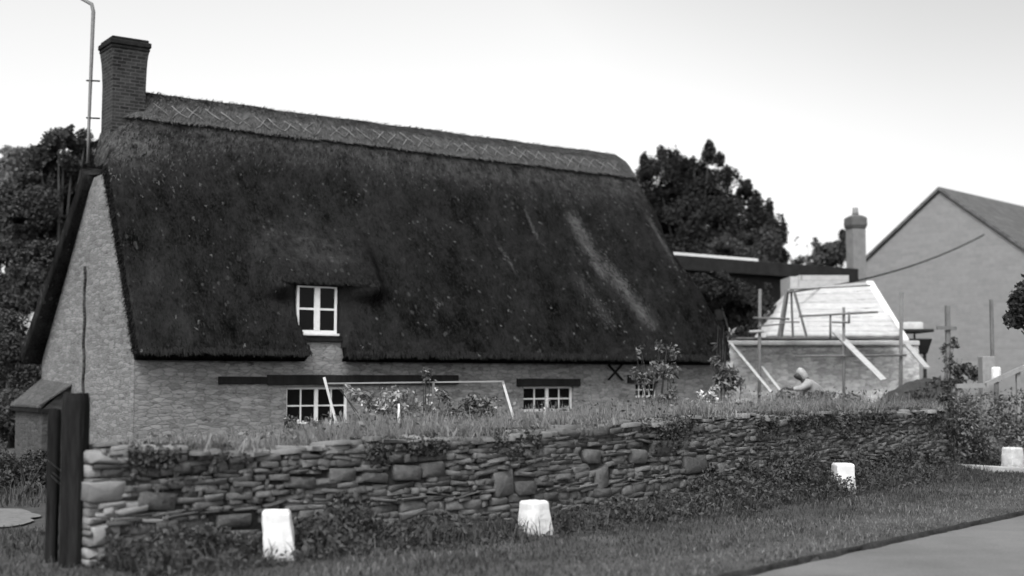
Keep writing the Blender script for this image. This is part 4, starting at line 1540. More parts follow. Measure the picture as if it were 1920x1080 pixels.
m.hexa(sq(hw * 0.76, -0.1), sq(hw * 0.76, zc0)); cho2 = m.build('chimney', M['far_chimney'], fl)
m = MB(); m.hexa(sq(hw * 0.78, zc0 + 0.003), sq(hw * 0.93, zc0 + 0.12)); m.hexa(sq(hw * 0.93, zc0 + 0.123), sq(hw * 0.90, zc1 - 0.08)); m.hexa(sq(hw * 0.90, zc1 - 0.077), sq(hw * 0.5, zc1 + 0.02)); m.build('chimney_cap', M['far_chimney_cap'], cho2, bevel=0.02)
m = MB(); m.tube([Vector((*cc_.xy, zc1 + 0.02)), Vector((*cc_.xy, zc1 + 0.12)), Vector((*cc_.xy, zc1 + 0.30))], [0.13, 0.11, 0.10], 12); m.build('chimney_pot', M['far_chimney'], cho2, True)

# ------------------------------------------------------------------ far brick house
FA = at(1762, 358, 55.0)
fr_, fw_ = Vector((0.70, 0.714, 0)).normalized(), Vector((0.714, -0.70, 0)).normalized()
K = 3.95
fh = thing('brick_house', (FA.x, FA.y, 0), 'large plain brick house with its windowless gable facing the road', 'house')
zap = FA.z; ze = zap - K * 0.80
gl = Vector((*(FA - fw_ * K).xy, 0)); gr = Vector((*(FA + fw_ * K).xy, 0))
m = MB()
D_ = 12
for off in (0,):
    pts5 = [Vector((*gl.xy, -0.1)), Vector((*gr.xy, -0.1)), Vector((*gr.xy, ze)), Vector((FA.x, FA.y, zap - 0.06)), Vector((*gl.xy, ze))]
    back = [p + fr_ * D_ for p in pts5]
    m.add(pts5 + back, [(0, 1, 2, 3, 4), (9, 8, 7, 6, 5), (0, 5, 6, 1), (1, 6, 7, 2), (4, 9, 5, 0)])
m.build('wall', M['far_brick'], fh)
for sgn, gx in ((1, gr), (-1, gl)):
    m = MB()
    a = Vector((FA.x, FA.y, zap + 0.02)) - fr_ * 0.12; e = Vector((*gx.xy, ze)) + fw_ * sgn * 0.25 - fr_ * 0.12 + Vector((0, 0, -0.2 + 0.08))
    up = Vector((0, 0, 0.16))
    m.hexa([a, e, e + fr_ * (D_ + 0.3), a + fr_ * (D_ + 0.3)], [a + up, e + up, e + fr_ * (D_ + 0.3) + up, a + fr_ * (D_ + 0.3) + up])
    m.build('roof', M['far_roof'], fh)

# ------------------------------------------------------------------ extension being re-roofed
YB = 36.0
ex = thing('stone_extension', at(1540, 710, YB) - Vector((0, 0, EYE)), 'small stone outbuilding with a bare white membrane roof being rebuilt', 'outbuilding')
A = lambda x, y, Y=YB: at(x, y, Y)
zev = A(1500, 640).z
m = MB()
xl, xr = A(1345, 640).x, A(1722, 640).x
m.hexa([(xl, YB, -0.1), (xr, YB, -0.1), (xr, YB + 5, -0.1), (xl, YB + 5, -0.1)], [(xl, YB, zev - 0.12), (xr, YB, zev - 0.12), (xr, YB + 5, zev - 0.12), (xl, YB + 5, zev - 0.12)])
m.build('wall', M['far_stone'], ex)
m = MB()
m.hexa([(xl - 0.02, YB - 0.06, zev - 0.115), (xr + 0.02, YB - 0.06, zev - 0.115), (xr + 0.02, YB + 0.4, zev - 0.115), (xl - 0.02, YB + 0.4, zev - 0.115)],
       [(xl - 0.02, YB - 0.06, zev + 0.02), (xr + 0.02, YB - 0.06, zev + 0.02), (xr + 0.02, YB + 0.4, zev + 0.02), (xl - 0.02, YB + 0.4, zev + 0.02)])
m.build('wall_plate', M['concrete'], ex, bevel=0.02)
E1, E2 = A(1436, 632, YB + 0.3), A(1692, 632, YB + 0.3)
T1, T2 = A(1478, 546, YB + 3), A(1627, 532, YB + 3)
m = MB()
thk = Vector((0, 0.05, -0.12))
nu, nvv = 24, 14
vs = []; fs = []
for i in range(nu + 1):
    for j in range(nvv + 1):
        f, g = i / nu, j / nvv
        q = (E1 * (1 - f) + E2 * f) * (1 - g) + (T1 * (1 - f) + T2 * f) * g
        q = q + Vector((0, -0.5, 0.86)) * (0.02 * noise.noise(Vector((f * 9, g * 14, 3))) - 0.03 * abs(math.sin(f * math.pi * 8)) * 0.3)
        vs.append(q)
for i in range(nu):
    for j in range(nvv):
        fs.append((i * (nvv + 1) + j, (i + 1) * (nvv + 1) + j, (i + 1) * (nvv + 1) + j + 1, i * (nvv + 1) + j + 1))
m.add(vs, fs)
rf = m.build('roof', M['membrane'], ex, True)
sm = rf.modifiers.new('thick', 'SOLIDIFY'); sm.thickness = 0.08; sm.offset = -1
# back slope, hipped ends
m = MB()
bk = Vector((0, 2.6, 0))
m.add([T1, T2, E2 + Vector((0, 5, 0)), E1 + Vector((0, 5, 0)), E1, E2], [(0, 1, 2, 3), (0, 3, 4), (1, 5, 2)])
m.build('roof_slope', M['membrane'], ex)
m = MB()
rb = [(1652, 560, 1.9), ]
m.beam(A(1630, 530, YB + 2.95), A(1697, 640, YB + 0.15), 0.22, 0.14, (0, 0, 1)); m.build('hip_board', M['white_paint'], ex, bevel=0.02)
for j in range(1, 6):
    g = j / 6
    a = E1 * (1 - g) + T1 * g; b_ = E2 * (1 - g) + T2 * g
    o = Vector((0, -0.03, 0.05))
    m = MB(); m.beam(a + o, b_ + o, 0.04, 0.03); m.build('batten', M['pillar'], ex)
m = MB()
q = [A(1498, 540, YB + 5), A(1592, 540, YB + 5)]
zt2 = A(1540, 516, YB + 5).z
m.hexa([(q[0].x, YB + 5, 2), (q[1].x, YB + 5, 2), (q[1].x, YB + 6.5, 2), (q[0].x, YB + 6.5, 2)], [(q[0].x, YB + 5, zt2), (q[1].x, YB + 5, zt2), (q[1].x, YB + 6.5, zt2), (q[0].x, YB + 6.5, zt2)])
m.build('upper_wall', M['membrane'], ex)
m = MB(); q = [A(1482, 540, YB + 5), A(1497.5, 540, YB + 5)]
m.hexa([(q[0].x, YB + 5.02, 2), (q[1].x, YB + 5.02, 2), (q[1].x, YB + 6.5, 2), (q[0].x, YB + 6.5, 2)], [(q[0].x, YB + 5.02, zt2 - 0.04), (q[1].x, YB + 5.02, zt2 - 0.04), (q[1].x, YB + 6.5, zt2 - 0.04), (q[0].x, YB + 6.5, zt2 - 0.04)])
m.build('upper_pier', M['concrete'], ex)
# window-like gap in the stone
# ---- scaffold in front of it
YS = 34.6
sc_ = thing('scaffold', at(1560, 710, YS) - Vector((0, 0, EYE)), 'light scaffold of poles and rails standing before the white roof', 'scaffold')
B = lambda x, y: at(x, y, YS)


def pole(x0, y0, x1, y1, r, mat, nm, Y=YS):
    m = MB(); m.tube([at(x0, y0, Y), at(x1, y1, Y)], r, 8); return m.build(nm, M[mat], sc_, True)


g0 = 835
pole(1425, 542, 1423, g0, 0.045, 'mid_wood', 'upright'); pole(1690, 548, 1688, g0, 0.05, 'mid_wood', 'upright')
pole(1582, 576, 1582, g0, 0.04, 'mid_wood', 'upright')
pole(1412, 596, 1480, 598, 0.03, 'mid_wood', 'rail', YS - 0.1); pole(1420, 612, 1472, 607, 0.022, 'mid_wood', 'rail', YS - 0.1)
pole(1498, 593, 1646, 585, 0.03, 'mid_wood', 'rail', YS - 0.1); pole(1405, 622, 1432, 621, 0.04, 'white_wood', 'rail', YS - 0.1)
pole(1480, 543, 1632, 535, 0.022, 'mid_wood', 'rail', YS + 2); pole(1557, 590, 1557, 636, 0.03, 'mid_wood', 'upright', YS - 0.05)
pole(1592, 585, 1592, 606, 0.03, 'mid_wood', 'upright', YS - 0.15)
pole(1560, 604, 1592, 605, 0.025, 'mid_wood', 'rail', YS - 0.1); pole(1490, 668, 1700, 666, 0.03, 'mid_wood', 'rail', YS - 0.1)
m = MB(); dz = A(1500, 633, YS).z
m.beam((B(1385, 640).x, YS + 0.75, dz), (B(1700, 640).x, YS + 0.75, dz), 0.9, 0.04); m.build('deck', M['mid_wood'], sc_)
# trestle on the deck
trs = thing('trestle', (B(1480, 632).x, YS + 0.7, dz + 0.02), 'dark A-shaped trestle standing on the scaffold deck', 'trestle')
ap = at(1481, 545, YS + 0.7)
for fx, fy, dy in ((1455, 631, -0.3), (1470, 632, 0.35), (1508, 631, -0.3), (1492, 632, 0.35)):
    f_ = at(fx, fy, YS + 0.7); m = MB()
    m.beam(ap + Vector(((fx - 1481) * 0.004, dy * 0.1, 0)), Vector((f_.x, YS + 0.7 + dy, dz + 0.02)), 0.06, 0.05); m.build('leg', M['mid_wood'], trs)
m = MB(); m.beam(at(1473, 546, YS + 0.7), at(1489, 546, YS + 0.7), 0.12, 0.05); m.build('head', M['mid_wood'], trs)
m = MB(); m.beam(at(1463, 604, YS + 0.5), at(1499, 604, YS + 0.5), 0.04, 0.04); m.build('crossbar', M['mid_wood'], trs)


# planks leaning on the site
def plank(x0, y0, Y0, x1, y1, Y1, w_, label, mat='white_wood'):
    m = MB(); m.beam(at(x0, y0, Y0), at(x1, y1, Y1), w_, 0.05, (0, -1, 0.3)); o = m.build('plank', M[mat])
    return tag(o, label, 'plank', 'planks leaning on the building site')


plank(1565, 621, 35.2, 1657, 713, 32.5, 0.16, 'pale plank leaning from the wall top down to the earth heap', 'white_wood')
plank(1700, 646, 35.4, 1738, 690, 33.4, 0.16, 'short pale plank below the corner of the white roof', 'white_wood')
plank(1370, 644, 35.6, 1446, 736, 33.2, 0.075, 'thin pale lath leaning at the left end of the outbuilding')
plank(1428, 688, 35.0, 1463, 733, 33.6, 0.075, 'shorter thin lath just right of the scaffold upright')

# earth heap
V = []; F = []
hx, hy = at(1738, 710, 31.5).x, 31.8
n1, n2 = 90, 36
for j in range(n2 + 1):
    f = j / n2
    for k in range(n1):
        an = 2 * math.pi * k / n1
        rad = (1 - f)
        x = hx + math.cos(an) * 3.1 * rad; y = hy + math.sin(an) * 1.5 * rad
        z = -0.05 + 1.78 * smooth01(f * 0.92) + (0.22 * fbm((x, y, 1), 0.9) + 0.10 * fbm((x, y, 5), 3.0)) * (1 if f > 0.05 else 0)
        V.append((x, y, z))
for j in range(n2):
    for k in range(n1):
        F.append((j * n1 + k, j * n1 + (k + 1) % n1, (j + 1) * n1 + (k + 1) % n1, (j + 1) * n1 + k))
tag(np_mesh('earth_heap', V, F, M['earth'], None, True), 'dark heap of dug earth in front of the white roofed outbuilding', 'earth heap')

# dark skip with a lid
sk = at(1713, 662, 38); skz = sk.z
skip = thing('rubble_skip', (sk.x, sk.y, 0), 'black tapered bin with a flat lid beside the white roof', 'bin')
k = 38 / FPX
m = MB()
w1_, w0_ = 24 * k, 18 * k
zs0, zs1 = at(1713, 664, 38).z, at(1713, 636, 38).z
m.hexa([(sk.x - w0_, 37.6, zs0), (sk.x + w0_, 37.6, zs0), (sk.x + w0_, 38.6, zs0), (sk.x - w0_, 38.6, zs0)], [(sk.x - w1_, 37.4, zs1), (sk.x + w1_, 37.4, zs1), (sk.x + w1_, 38.8, zs1), (sk.x - w1_, 38.8, zs1)])
m.build('body', M['skip'], skip, bevel=0.02)
m = MB(); zl_ = at(1708, 624, 38).z
m.hexa([(sk.x - w1_ - 0.25, 37.3, zl_), (sk.x + w1_ + 0.02, 37.3, zl_), (sk.x + w1_ + 0.02, 38.9, zl_), (sk.x - w1_ - 0.25, 38.9, zl_)],
       [(sk.x - w1_ - 0.25, 37.3, zl_ + 0.09), (sk.x + w1_ + 0.02, 37.3, zl_ + 0.09), (sk.x + w1_ + 0.02, 38.9, zl_ + 0.09), (sk.x - w1_ - 0.25, 38.9, zl_ + 0.09)])
m.build('lid', M['skip'], skip, bevel=0.02)
m = MB()
for dx in (-0.8, 0.8):
    for dy in (37.7, 38.5):
        m.beam((sk.x + dx * w0_, dy, -0.05), (sk.x + dx * w0_, dy, zs0 + 0.01), 0.08, 0.08, (0, 1, 0))
for dx in (-0.9, 0.9):
    m.beam((sk.x + dx * w0_, 38.7, zs1), (sk.x + dx * w0_, 38.7, zl_), 0.05, 0.05, (0, 1, 0))
m.build('stand', M['skip'], skip)
st = Stones()
st.put(Vector((sk.x - 0.1, 38.1, zl_ + 0.2)), Vector((0.32, 0, 0)), Vector((0, 0.35, 0)), Vector((0, 0, 0.12)), 0, 0.1)
tag(st.build('sack', [M['concrete']]), 'pale sack lying on the lid of the black bin', 'sack')

# posts at the right
def site_post(x, y0, Y, label, cross=None, r=0.05, mat='mid_wood'):
    c = at(x, y0, Y)
    t_ = thing('timber_post', (c.x, Y, 0), label, 'post', 'timber posts on the building site')
    m = MB(); m.beam((c.x, Y, -0.05), (c.x + 0.02, Y, c.z), r * 2, r * 2, (0, 1, 0)); m.build('shaft', M[mat], t_)
    if cross:
        a, b_ = at(cross[0], cross[1], Y - 0.08), at(cross[2], cross[3], Y - 0.08)
        m = MB(); m.beam(a, b_, 0.07, 0.09); m.build('crossbar', M[mat], t_)
    return t_


site_post(1775, 573, 33, 'grey timber post with a short crossbar near the earth heap', (1756, 614, 1793, 616), 0.055)
site_post(1857, 562, 29, 'thin grey post rising above the concrete pillar', None, 0.035)
pc = at(1852, 710, 28.0)
m = MB()
zp = at(1852, 668, 28.0).z
m.hexa([(pc.x - 0.15, 27.9, -0.05), (pc.x + 0.15, 27.9, -0.05), (pc.x + 0.15, 28.2, -0.05), (pc.x - 0.15, 28.2, -0.05)], [(pc.x - 0.14, 27.9, zp), (pc.x + 0.14, 27.9, zp), (pc.x + 0.14, 28.2, zp), (pc.x - 0.14, 28.2, zp)])
tag(m.build('concrete_pillar', M['pillar'], bevel=0.02), 'short grey concrete pillar behind the hedge', 'pillar')
pd = at(1868, 712, 27.5); zd0, zd1 = at(1868, 716, 27.5).z, at(1868, 688, 27.5).z
m = MB()
m.tube([(pd.x, 27.5, -0.05), (pd.x, 27.5, zd0)], 0.05, 8, 1); m.tube([(pd.x, 27.5, zd0), (pd.x, 27.5, zd0 + 0.04), (pd.x, 27.5, zd1 - 0.04), (pd.x, 27.5, zd1)], [0.085, 0.10, 0.10, 0.075], 14)
tag(m.build('white_drum', [M['white_paint'], M['mid_wood']]), 'small white drum on a stake beside the concrete pillar', 'drum')
m = MB(); m.beam(at(1846, 722, 27.0), at(1930, 684, 27.0), 0.1, 0.09); m.beam(at(1792, 724, 27.0), at(1848, 722.5, 27.0), 0.1, 0.09)
m.beam((at(1800, 724, 27).x, 27.05, -0.05), (at(1800, 724, 27).x, 27.05, at(1800, 724, 27).z), 0.08, 0.08, (0, 1, 0)); m.beam((at(1910, 690, 27).x, 27.05, -0.05), (at(1910, 690, 27).x, 27.05, at(1910, 694, 27).z), 0.08, 0.08, (0, 1, 0))
tag(m.build('hand_rail', M['pillar']), 'pale grey rail sloping up behind the hedge to the right edge', 'rail')

# overhead cable
ca_, cb_ = at(1845, 440, 52.6), at(1478, 548, 37.0)
m = MB(); P_ = []
for i in range(25):
    f = i / 24
    P_.append(ca_ + (cb_ - ca_) * f - Vector((0, 0, 0.35 * 4 * f * (1 - f))))
m.tube(P_, 0.028, 5); tag(m.build('overhead_cable', M['iron']), 'thin dark cable sagging from the brick gable to the scaffold', 'cable')

# ------------------------------------------------------------------ hedge and pavement edge at the right
hb = [(1790, 812), (1820, 800), (1850, 815), (1885, 800), (1925, 810), (1965, 800), (1800, 850), (1840, 850), (1870, 855), (1910, 850), (1950, 850), (1785, 780), (1810, 765), (1855, 765), (1900, 762), (1945, 760), (1995, 800), (2040, 790)]
hl = []
for x, y in hb:
    q = at(x, y, 24.6 + random.uniform(-0.3, 0.6)); hl.append((q.x, q.y, q.z, 0.36, 0.4, 0.36))
hd = thing('hedge', at(1880, 880, 24.8), 'grey leafy hedge beyond the end of the stone wall', 'hedge')
hd.location.z = 0
hleaf = foliage('leaves', hl, 10000, 0.07, M['shrub'], hd, 31, -0.10, 2.0, 0.3)
for l in hl[6:11] + hl[:6]:
    m = MB(); m.tube([(l[0], l[1], -0.05), (l[0] + 0.05, l[1], l[2] * 0.6), (l[0], l[1], l[2] + 0.1)], [0.03, 0.022, 0.008], 5)
    m.build('stem', M['bark'], hd)
# pale kerb strip below the hedge
m = MB(); k0, k1 = at(1752, 868, 24.0), at(1990, 888, 22.2)
k0.z = gz(k0.x, k0.y) ; k1.z = gz(k1.x, k1.y)
m.beam(k0 + Vector((0, 0, 0.02)), k1 + Vector((0, 0, 0.02)), 0.14, 0.13); tag(m.build('kerb_stone', M['concrete'], bevel=0.02), kind='structure')

# ------------------------------------------------------------------ garden
gf = thing('bean_support', at(780, 790, 18.6), 'pale timber frame with a long top rail in front of the cottage windows', 'plant support')
gf.location.z = gz(gf.location.x, gf.location.y)
YG = 18.6
def gpart(nm, x0, y0, Y0, x1, y1, Y1, w_, mat='white_wood'):
    m = MB(); m.beam(at(x0, y0, Y0), at(x1, y1, Y1), w_, w_, (0, -1, 0)); return m.build(nm, M[mat], gf)
gpart('rail', 612, 719, YG, 945, 715, YG + 0.6, 0.024, 'pillar')
gpart('leg', 608, 708, YG - 0.05, 642, 835, YG - 0.35, 0.036, 'concrete')
gpart('leg', 943, 716, YG + 0.65, 972, 815, YG + 0.3, 0.036, 'concrete')
gpart('leg', 813, 718, YG + 0.3, 813, 825, YG + 0.3, 0.036, 'mid_wood')


def stake(x, y0, Y, label, w_=0.04):
    c = at(x, y0, Y); g_ = gz(c.x, c.y)
    m = MB(); m.beam((c.x, Y, g_ - 0.05), (c.x, Y, c.z), w_, w_, (0, 1, 0), taper=0.8)
    return tag(m.build('garden_stake', M['white_paint'], bevel=0.005), label, 'stake', 'white garden stakes')


stake(748, 757, 18.0, 'white stake among the pale flowers below the garden frame')
stake(1021, 764, 17.6, 'white stake in tall grass below the middle cottage window', 0.03)

GRNG = np.random.default_rng(77)


def plant(name, label, cat_, px, Y, lobes_px, n, size, mat, seed, stems=5, flowers=0, thr=-0.15, freq=2.5, aspect=0.5, up=0.4, group=None, fmat='petal', fsize=0.06):
    c = at(px, 790, Y); g_ = gz(c.x, c.y)
    root = thing(name, (c.x, c.y, g_), label, cat_, group)
    k = Y / FPX; rr = random.Random(seed)
    lob = []
    for x, y, rx, ry in lobes_px:
        q = at(x, y, Y + rr.uniform(-0.15, 0.15)); lob.append((q.x, q.y, q.z, rx * k, rx * k * 0.8, ry * k))
    lf_ = foliage('leaves', lob, n, size, mat, root, seed, thr, freq, 0.4, up, aspect)
    for i in range(stems):
        l = lob[i % len(lob)]
        b0 = Vector((c.x + rr.uniform(-0.12, 0.12), c.y + rr.uniform(-0.1, 0.1), g_ - 0.03)); e = Vector(l[:3]) + Vector((rr.uniform(-1, 1) * l[3], 0, l[5] * 0.9))
        m = MB(); m.tube([b0, (b0 + e) / 2 + Vector((rr.uniform(-0.1, 0.1), 0, 0.1)), e], [0.012, 0.009, 0.004], 5)
        m.build('stem', M['bark'], root)
    if flowers:
        rng = np.random.default_rng(seed + 500)
        P, O = lobe_points(lob, flowers * 2, rng, -1, 1, 0.12)
        P = P[rng.permutation(len(P))[:flowers]]
        Q = np.repeat(P, 5, axis=0) + rng.normal(0, fsize * 0.35, (len(P) * 5, 3))
        V, F = leaf_verts(Q, fsize, rng, 0.3, 0.8)
        np_mesh('blossom', V, F, M[fmat], root)
    return root


plant('flowering_shrub', 'pale flowering shrub spreading under the long rail of the garden frame', 'shrub', 745, 18.9,
      [(700, 748, 30, 16), (735, 742, 34, 20), (770, 748, 30, 20), (800, 752, 24, 22), (720, 765, 40, 16), (780, 775, 40, 20), (660, 740, 24, 12), (640, 724, 20, 6)], 2600, 0.075, M['pale_leaf'], 41, 9, 9, -0.1, fsize=0.04)
plant('climbing_rose', 'tall dark sprig climbing above the garden frame rail', 'climber', 806, 18.8,
      [(800, 700, 10, 14), (806, 725, 16, 18), (822, 748, 22, 20), (800, 760, 26, 24)], 700, 0.07, M['shrub'], 42, 6, 4, -0.1, fsize=0.045)
plant('leafy_plant', 'rambling pale plant against the wall right of the climbing sprig', 'plant', 885, 20.0,
      [(860, 765, 24, 14), (890, 755, 26, 16), (920, 760, 26, 16), (905, 775, 40, 14), (850, 780, 26, 14)], 1600, 0.075, M['shrub'], 43, 7, 3, -0.1, fsize=0.04)
plant('leafy_plant', 'dark low bush behind the thin post near the lean-to', 'shrub', 40, 18.4,
      [(20, 880, 40, 30), (70, 870, 36, 34), (-20, 870, 40, 36), (45, 905, 50, 20), (110, 870, 30, 30)], 3000, 0.08, M['weeds'], 51, 8)
plant('leafy_plant', 'plant with a few white blooms under the left window', 'plant', 560, 19.5,
      [(545, 790, 14, 12), (575, 795, 20, 14), (560, 805, 26, 12), (595, 800, 20, 12)], 900, 0.07, M['shrub'], 44, 5, 4, -0.1, fsize=0.045)
plant('feathery_shrub', 'open feathery shrub in front of the smallest cottage window', 'shrub', 1228, 23.2,
      [(1205, 665, 16, 20), (1235, 660, 14, 24), (1262, 660, 14, 16), (1225, 690, 34, 22), (1200, 700, 20, 16), (1258, 695, 24, 16), (1235, 720, 34, 22), (1245, 745, 40, 20)], 1500, 0.085, M['shrub'], 45, 12, 0, -0.02, 3.0)
plant('flowering_shrub', 'low clump of white flowers near the right end of the cottage', 'shrub', 1318, 21.5,
      [(1312, 740, 12, 7), (1330, 742, 12, 8), (1340, 730, 10, 8), (1322, 752, 26, 10), (1255, 706, 6, 5)], 500, 0.06, M['pale_leaf'], 46, 5, 16, -0.1)
plant('fern_bush', 'bush with long pale sprays at the right corner of the thatch', 'shrub', 1360, 26.0,
      [(1362, 622, 16, 14), (1350, 645, 14, 12), (1358, 660, 14, 12), (1345, 678, 16, 12), (1360, 700, 24, 20), (1370, 725, 30, 24)], 800, 0.17, M['shrub'], 47, 8, 0, -0.05, 2.5, 0.28)
plant('leafy_plant', 'ragged weeds hiding the legs of the stooping person', 'plant', 1500, 26.0,
      [(1470, 742, 16, 10), (1500, 742, 18, 10), (1530, 742, 18, 11), (1555, 745, 20, 12), (1590, 748, 24, 12)], 1500, 0.08, M['shrub'], 52, 8)
plant('leafy_plant', 'dark round bush between the person and the stone wall', 'shrub', 1515, 24.0,
      [(1515, 748, 22, 14), (1500, 755, 20, 12)], 700, 0.07, M['weeds'], 48, 5)
plant('leafy_plant', 'grey bush growing over the foot of the earth heap', 'shrub', 1770, 29.0,
      [(1775, 672, 14, 30), (1800, 692, 20, 22), (1790, 648, 9, 18), (1770, 722, 34, 16), (1740, 738, 40, 12), (1830, 705, 22, 20), (1812, 720, 24, 18)], 2000, 0.10, M['weeds'], 49, 10, 0, -0.1)
plant('leafy_plant', 'dark bush filling the corner where the wall meets the hedge', 'shrub', 1778, 24.2,
      [(1772, 752, 16, 20), (1780, 790, 20, 30), (1768, 830, 20, 30)], 1100, 0.07, M['weeds'], 50, 6)

# tall garden grass: height read from the photo along the wall
def veg_top(px):
    T = [(-100, 860), (150, 845), (300, 812), (420, 812), (540, 800), (620, 780), (720, 772), (800, 762), (900, 770), (1000, 764), (1100, 760), (1250, 748), (1400, 738), (1500, 730), (1650, 726), (1780, 722), (2200, 722)]
    for (a, y0), (b, y1) in zip(T, T[1:]):
        if px <= b: return y0 + (y1 - y0) * (px - a) / (b - a)
    return 722


pts_ = []; lens_ = []
rng = np.random.default_rng(9)
tries = 0
while len(pts_) < 90000 and tries < 700000:
    tries += 1
    a = rng.uniform(-0.5, WL[-1])
    p, d, n = wall_at(a)
    if a > WL[-1]: p = p + d * (a - WL[-1])
    off = rng.uniform(0.28, 8.0) if rng.random() < 0.55 else rng.uniform(0.28, 2.6)
    q = p - n * off
    if (q - P0).dot(HG) > -0.15 and -0.5 < (q - P0).dot(HU) < 15: continue
    px = 960 + FPX * q.x / q.y
    if px < 172: continue
    ytop = veg_top(px) + 22 * noise.noise(Vector((q.x * 0.8, q.y * 0.8, 2))) + 12 * noise.noise(Vector((q.x * 2.6, q.y * 2.6, 8)))
    g_ = gz(q.x, q.y)
    h = EYE - (ytop - 710) / FPX * q.y - g_
    if h < 0.06: h = rng.uniform(0.05, 0.12)
    h = min(h, 1.4) * rng.uniform(0.6, 1.12)
    pts_.append((q.x, q.y, g_ - 0.02)); lens_.append(h)
V, F = blades(np.array(pts_), np.array(lens_), 0.017, 0.5, rng)
tag(np_mesh('tall_grass', V, F, M['grass_tall']), 'overgrown tall grass filling the cottage garden behind the stone wall', 'grass', kind='stuff')
# broad leaves mixed into the garden growth
sel = rng.permutation(len(pts_))[:26000]
P = np.array(pts_)[sel]; P[:, 2] += np.array(lens_)[sel] * rng.uniform(0.3, 0.95, len(sel))
V, F = leaf_verts(P, 0.075, rng, 0.5, 0.5)
tag(np_mesh('undergrowth', V, F, M['shrub']), 'leafy undergrowth mixed through the tall garden grass', 'undergrowth', kind='stuff')

# grass on the wall top edge and on the verge
pts_ = []; lens_ = []; dry_ = []
while len(pts_) < 90000:
    a = rng.uniform(-9, 16); b = rng.uniform(0.02, 7.5) ** 1.0
    p = RP(a, b, 0)
    if p.y < 7: continue
    px = 960 + FPX * p.x / p.y
    if px < -80 or px > 2000: continue
    if ((p.x + 6.75) / 1.2) ** 2 + ((p.y - 15.15) / 1.15) ** 2 < 0.72 + 0.3 * noise.noise(Vector((p.x * 3, p.y * 3, 1))): continue
    pts_.append((p.x, p.y, gz(p.x, p.y) - 0.005))
    nn = noise.noise(Vector((p.x * 0.7, p.y * 0.7, 0)))
    dry_.append(1 if rng.random() < 0.75 * math.exp(-((b - 0.55 + 0.5 * nn) / 0.55) ** 2) + (0.3 if noise.noise(Vector((p.x * 0.5, p.y * 0.5, 6))) > 0.28 else 0.04) else 0)
    n3_ = max(0, noise.noise(Vector((p.x * 1.9, p.y * 1.9, 4))))
    lens_.append(max(0.012, (0.028 + 0.025 * min(1, b / 2.5) + 0.03 * nn + 0.055 * n3_ * min(1, b))) * rng.uniform(0.5, 1.6))
V, F = blades(np.array(pts_), np.array(lens_), 0.008, 0.9, rng)
tag(np_mesh('verge_grass', V, F, [M['grass'], M['dry_grass']], mi=np.concatenate([dry_, dry_])), 'short mown grass on the verge between the road and stone wall', 'grass', kind='stuff')

# weeds along the foot of the wall
pw = []; ow = []
def weed_h(px):
    v = 0.19 + 0.12 * noise.noise(Vector((px * 0.008, 1, 1)))
    for c_, w_, h_ in ((640, 95, 0.42), (1380, 110, 0.42), (300, 130, 0.22), (840, 60, 0.12), (1180, 70, 0.16), (1480, 90, 0.45), (1690, 80, 0.42), (1600, 60, 0.15), (230, 80, 0.15), (420, 60, 0.14)):
        v += h_ * math.exp(-((px - c_) / w_) ** 2)
    return v


tries = 0
while len(pw) < 36000 and tries < 300000:
    tries += 1
    a = rng.uniform(-0.3, WL[-1])
    p, d, n = wall_at(a)
    off = 0.24 + abs(rng.normal(0, 0.42))
    if off > 1.25: continue
    q = p + n * off
    px = 960 + FPX * q.x / q.y
    h = weed_h(px) * (1.15 - off / 1.3) * (0.75 + 0.6 * noise.noise(Vector((q.x * 2.2, q.y * 2.2, 5))))
    if h < 0.04: continue
    skipit = False
    for mx_, my_ in ((-2.17, 12.0), (0.26, 13.75), (4.9, 19.0)):
        if (q.x - mx_) ** 2 + (q.y - my_ + 0.12) ** 2 < 0.27 ** 2 and rng.random() < 0.80: skipit = True
    if skipit: continue
    z = gz(q.x, q.y) + h * rng.random() ** 0.8
    if noise.noise(Vector((q.x * 5, q.y * 5, z * 5))) < -0.22: continue
    pw.append((q.x, q.y, z))
P = np.array(pw)
V, F = leaf_verts(P, 0.062, rng, 0.5, 0.5)
V2, F2 = blades(P[::4] * np.array([1, 1, 0.0]), 0.22 * np.ones(len(P[::4])) * rng.uniform(0.5, 1.4, len(P[::4])), 0.010, 0.8, rng)
V = np.concatenate([V, V2]); F = np.concatenate([F, F2 + len(V) - len(V2)])
tag(np_mesh('weeds', V, F, M['weeds']), 'leafy weeds growing along the foot of the dry stone wall', 'weeds', kind='stuff')

# a few ragged plants hanging on the wall top
pw = []
for _ in range(15000):
    a = rng.uniform(0.5, WL[-1]); p, d, n = wall_at(a)
    if noise.noise(Vector((a * 1.1, 2, 2))) < 0.05: continue
    q = p + n * rng.normal(-0.06, 0.17)
    pw.append((q.x, q.y, wall_h(a) + rng.uniform(-0.03, 0.02)))
nb_ = np.array([0.5 + 0.9 * max(0, 0.5 + noise.noise(Vector((q[0] * 1.6, q[1] * 1.6, 3)))) for q in pw])
V, F = blades(np.array(pw), 0.15 * nb_ * rng.uniform(0.4, 1.5, len(pw)), 0.010, 1.1, rng)
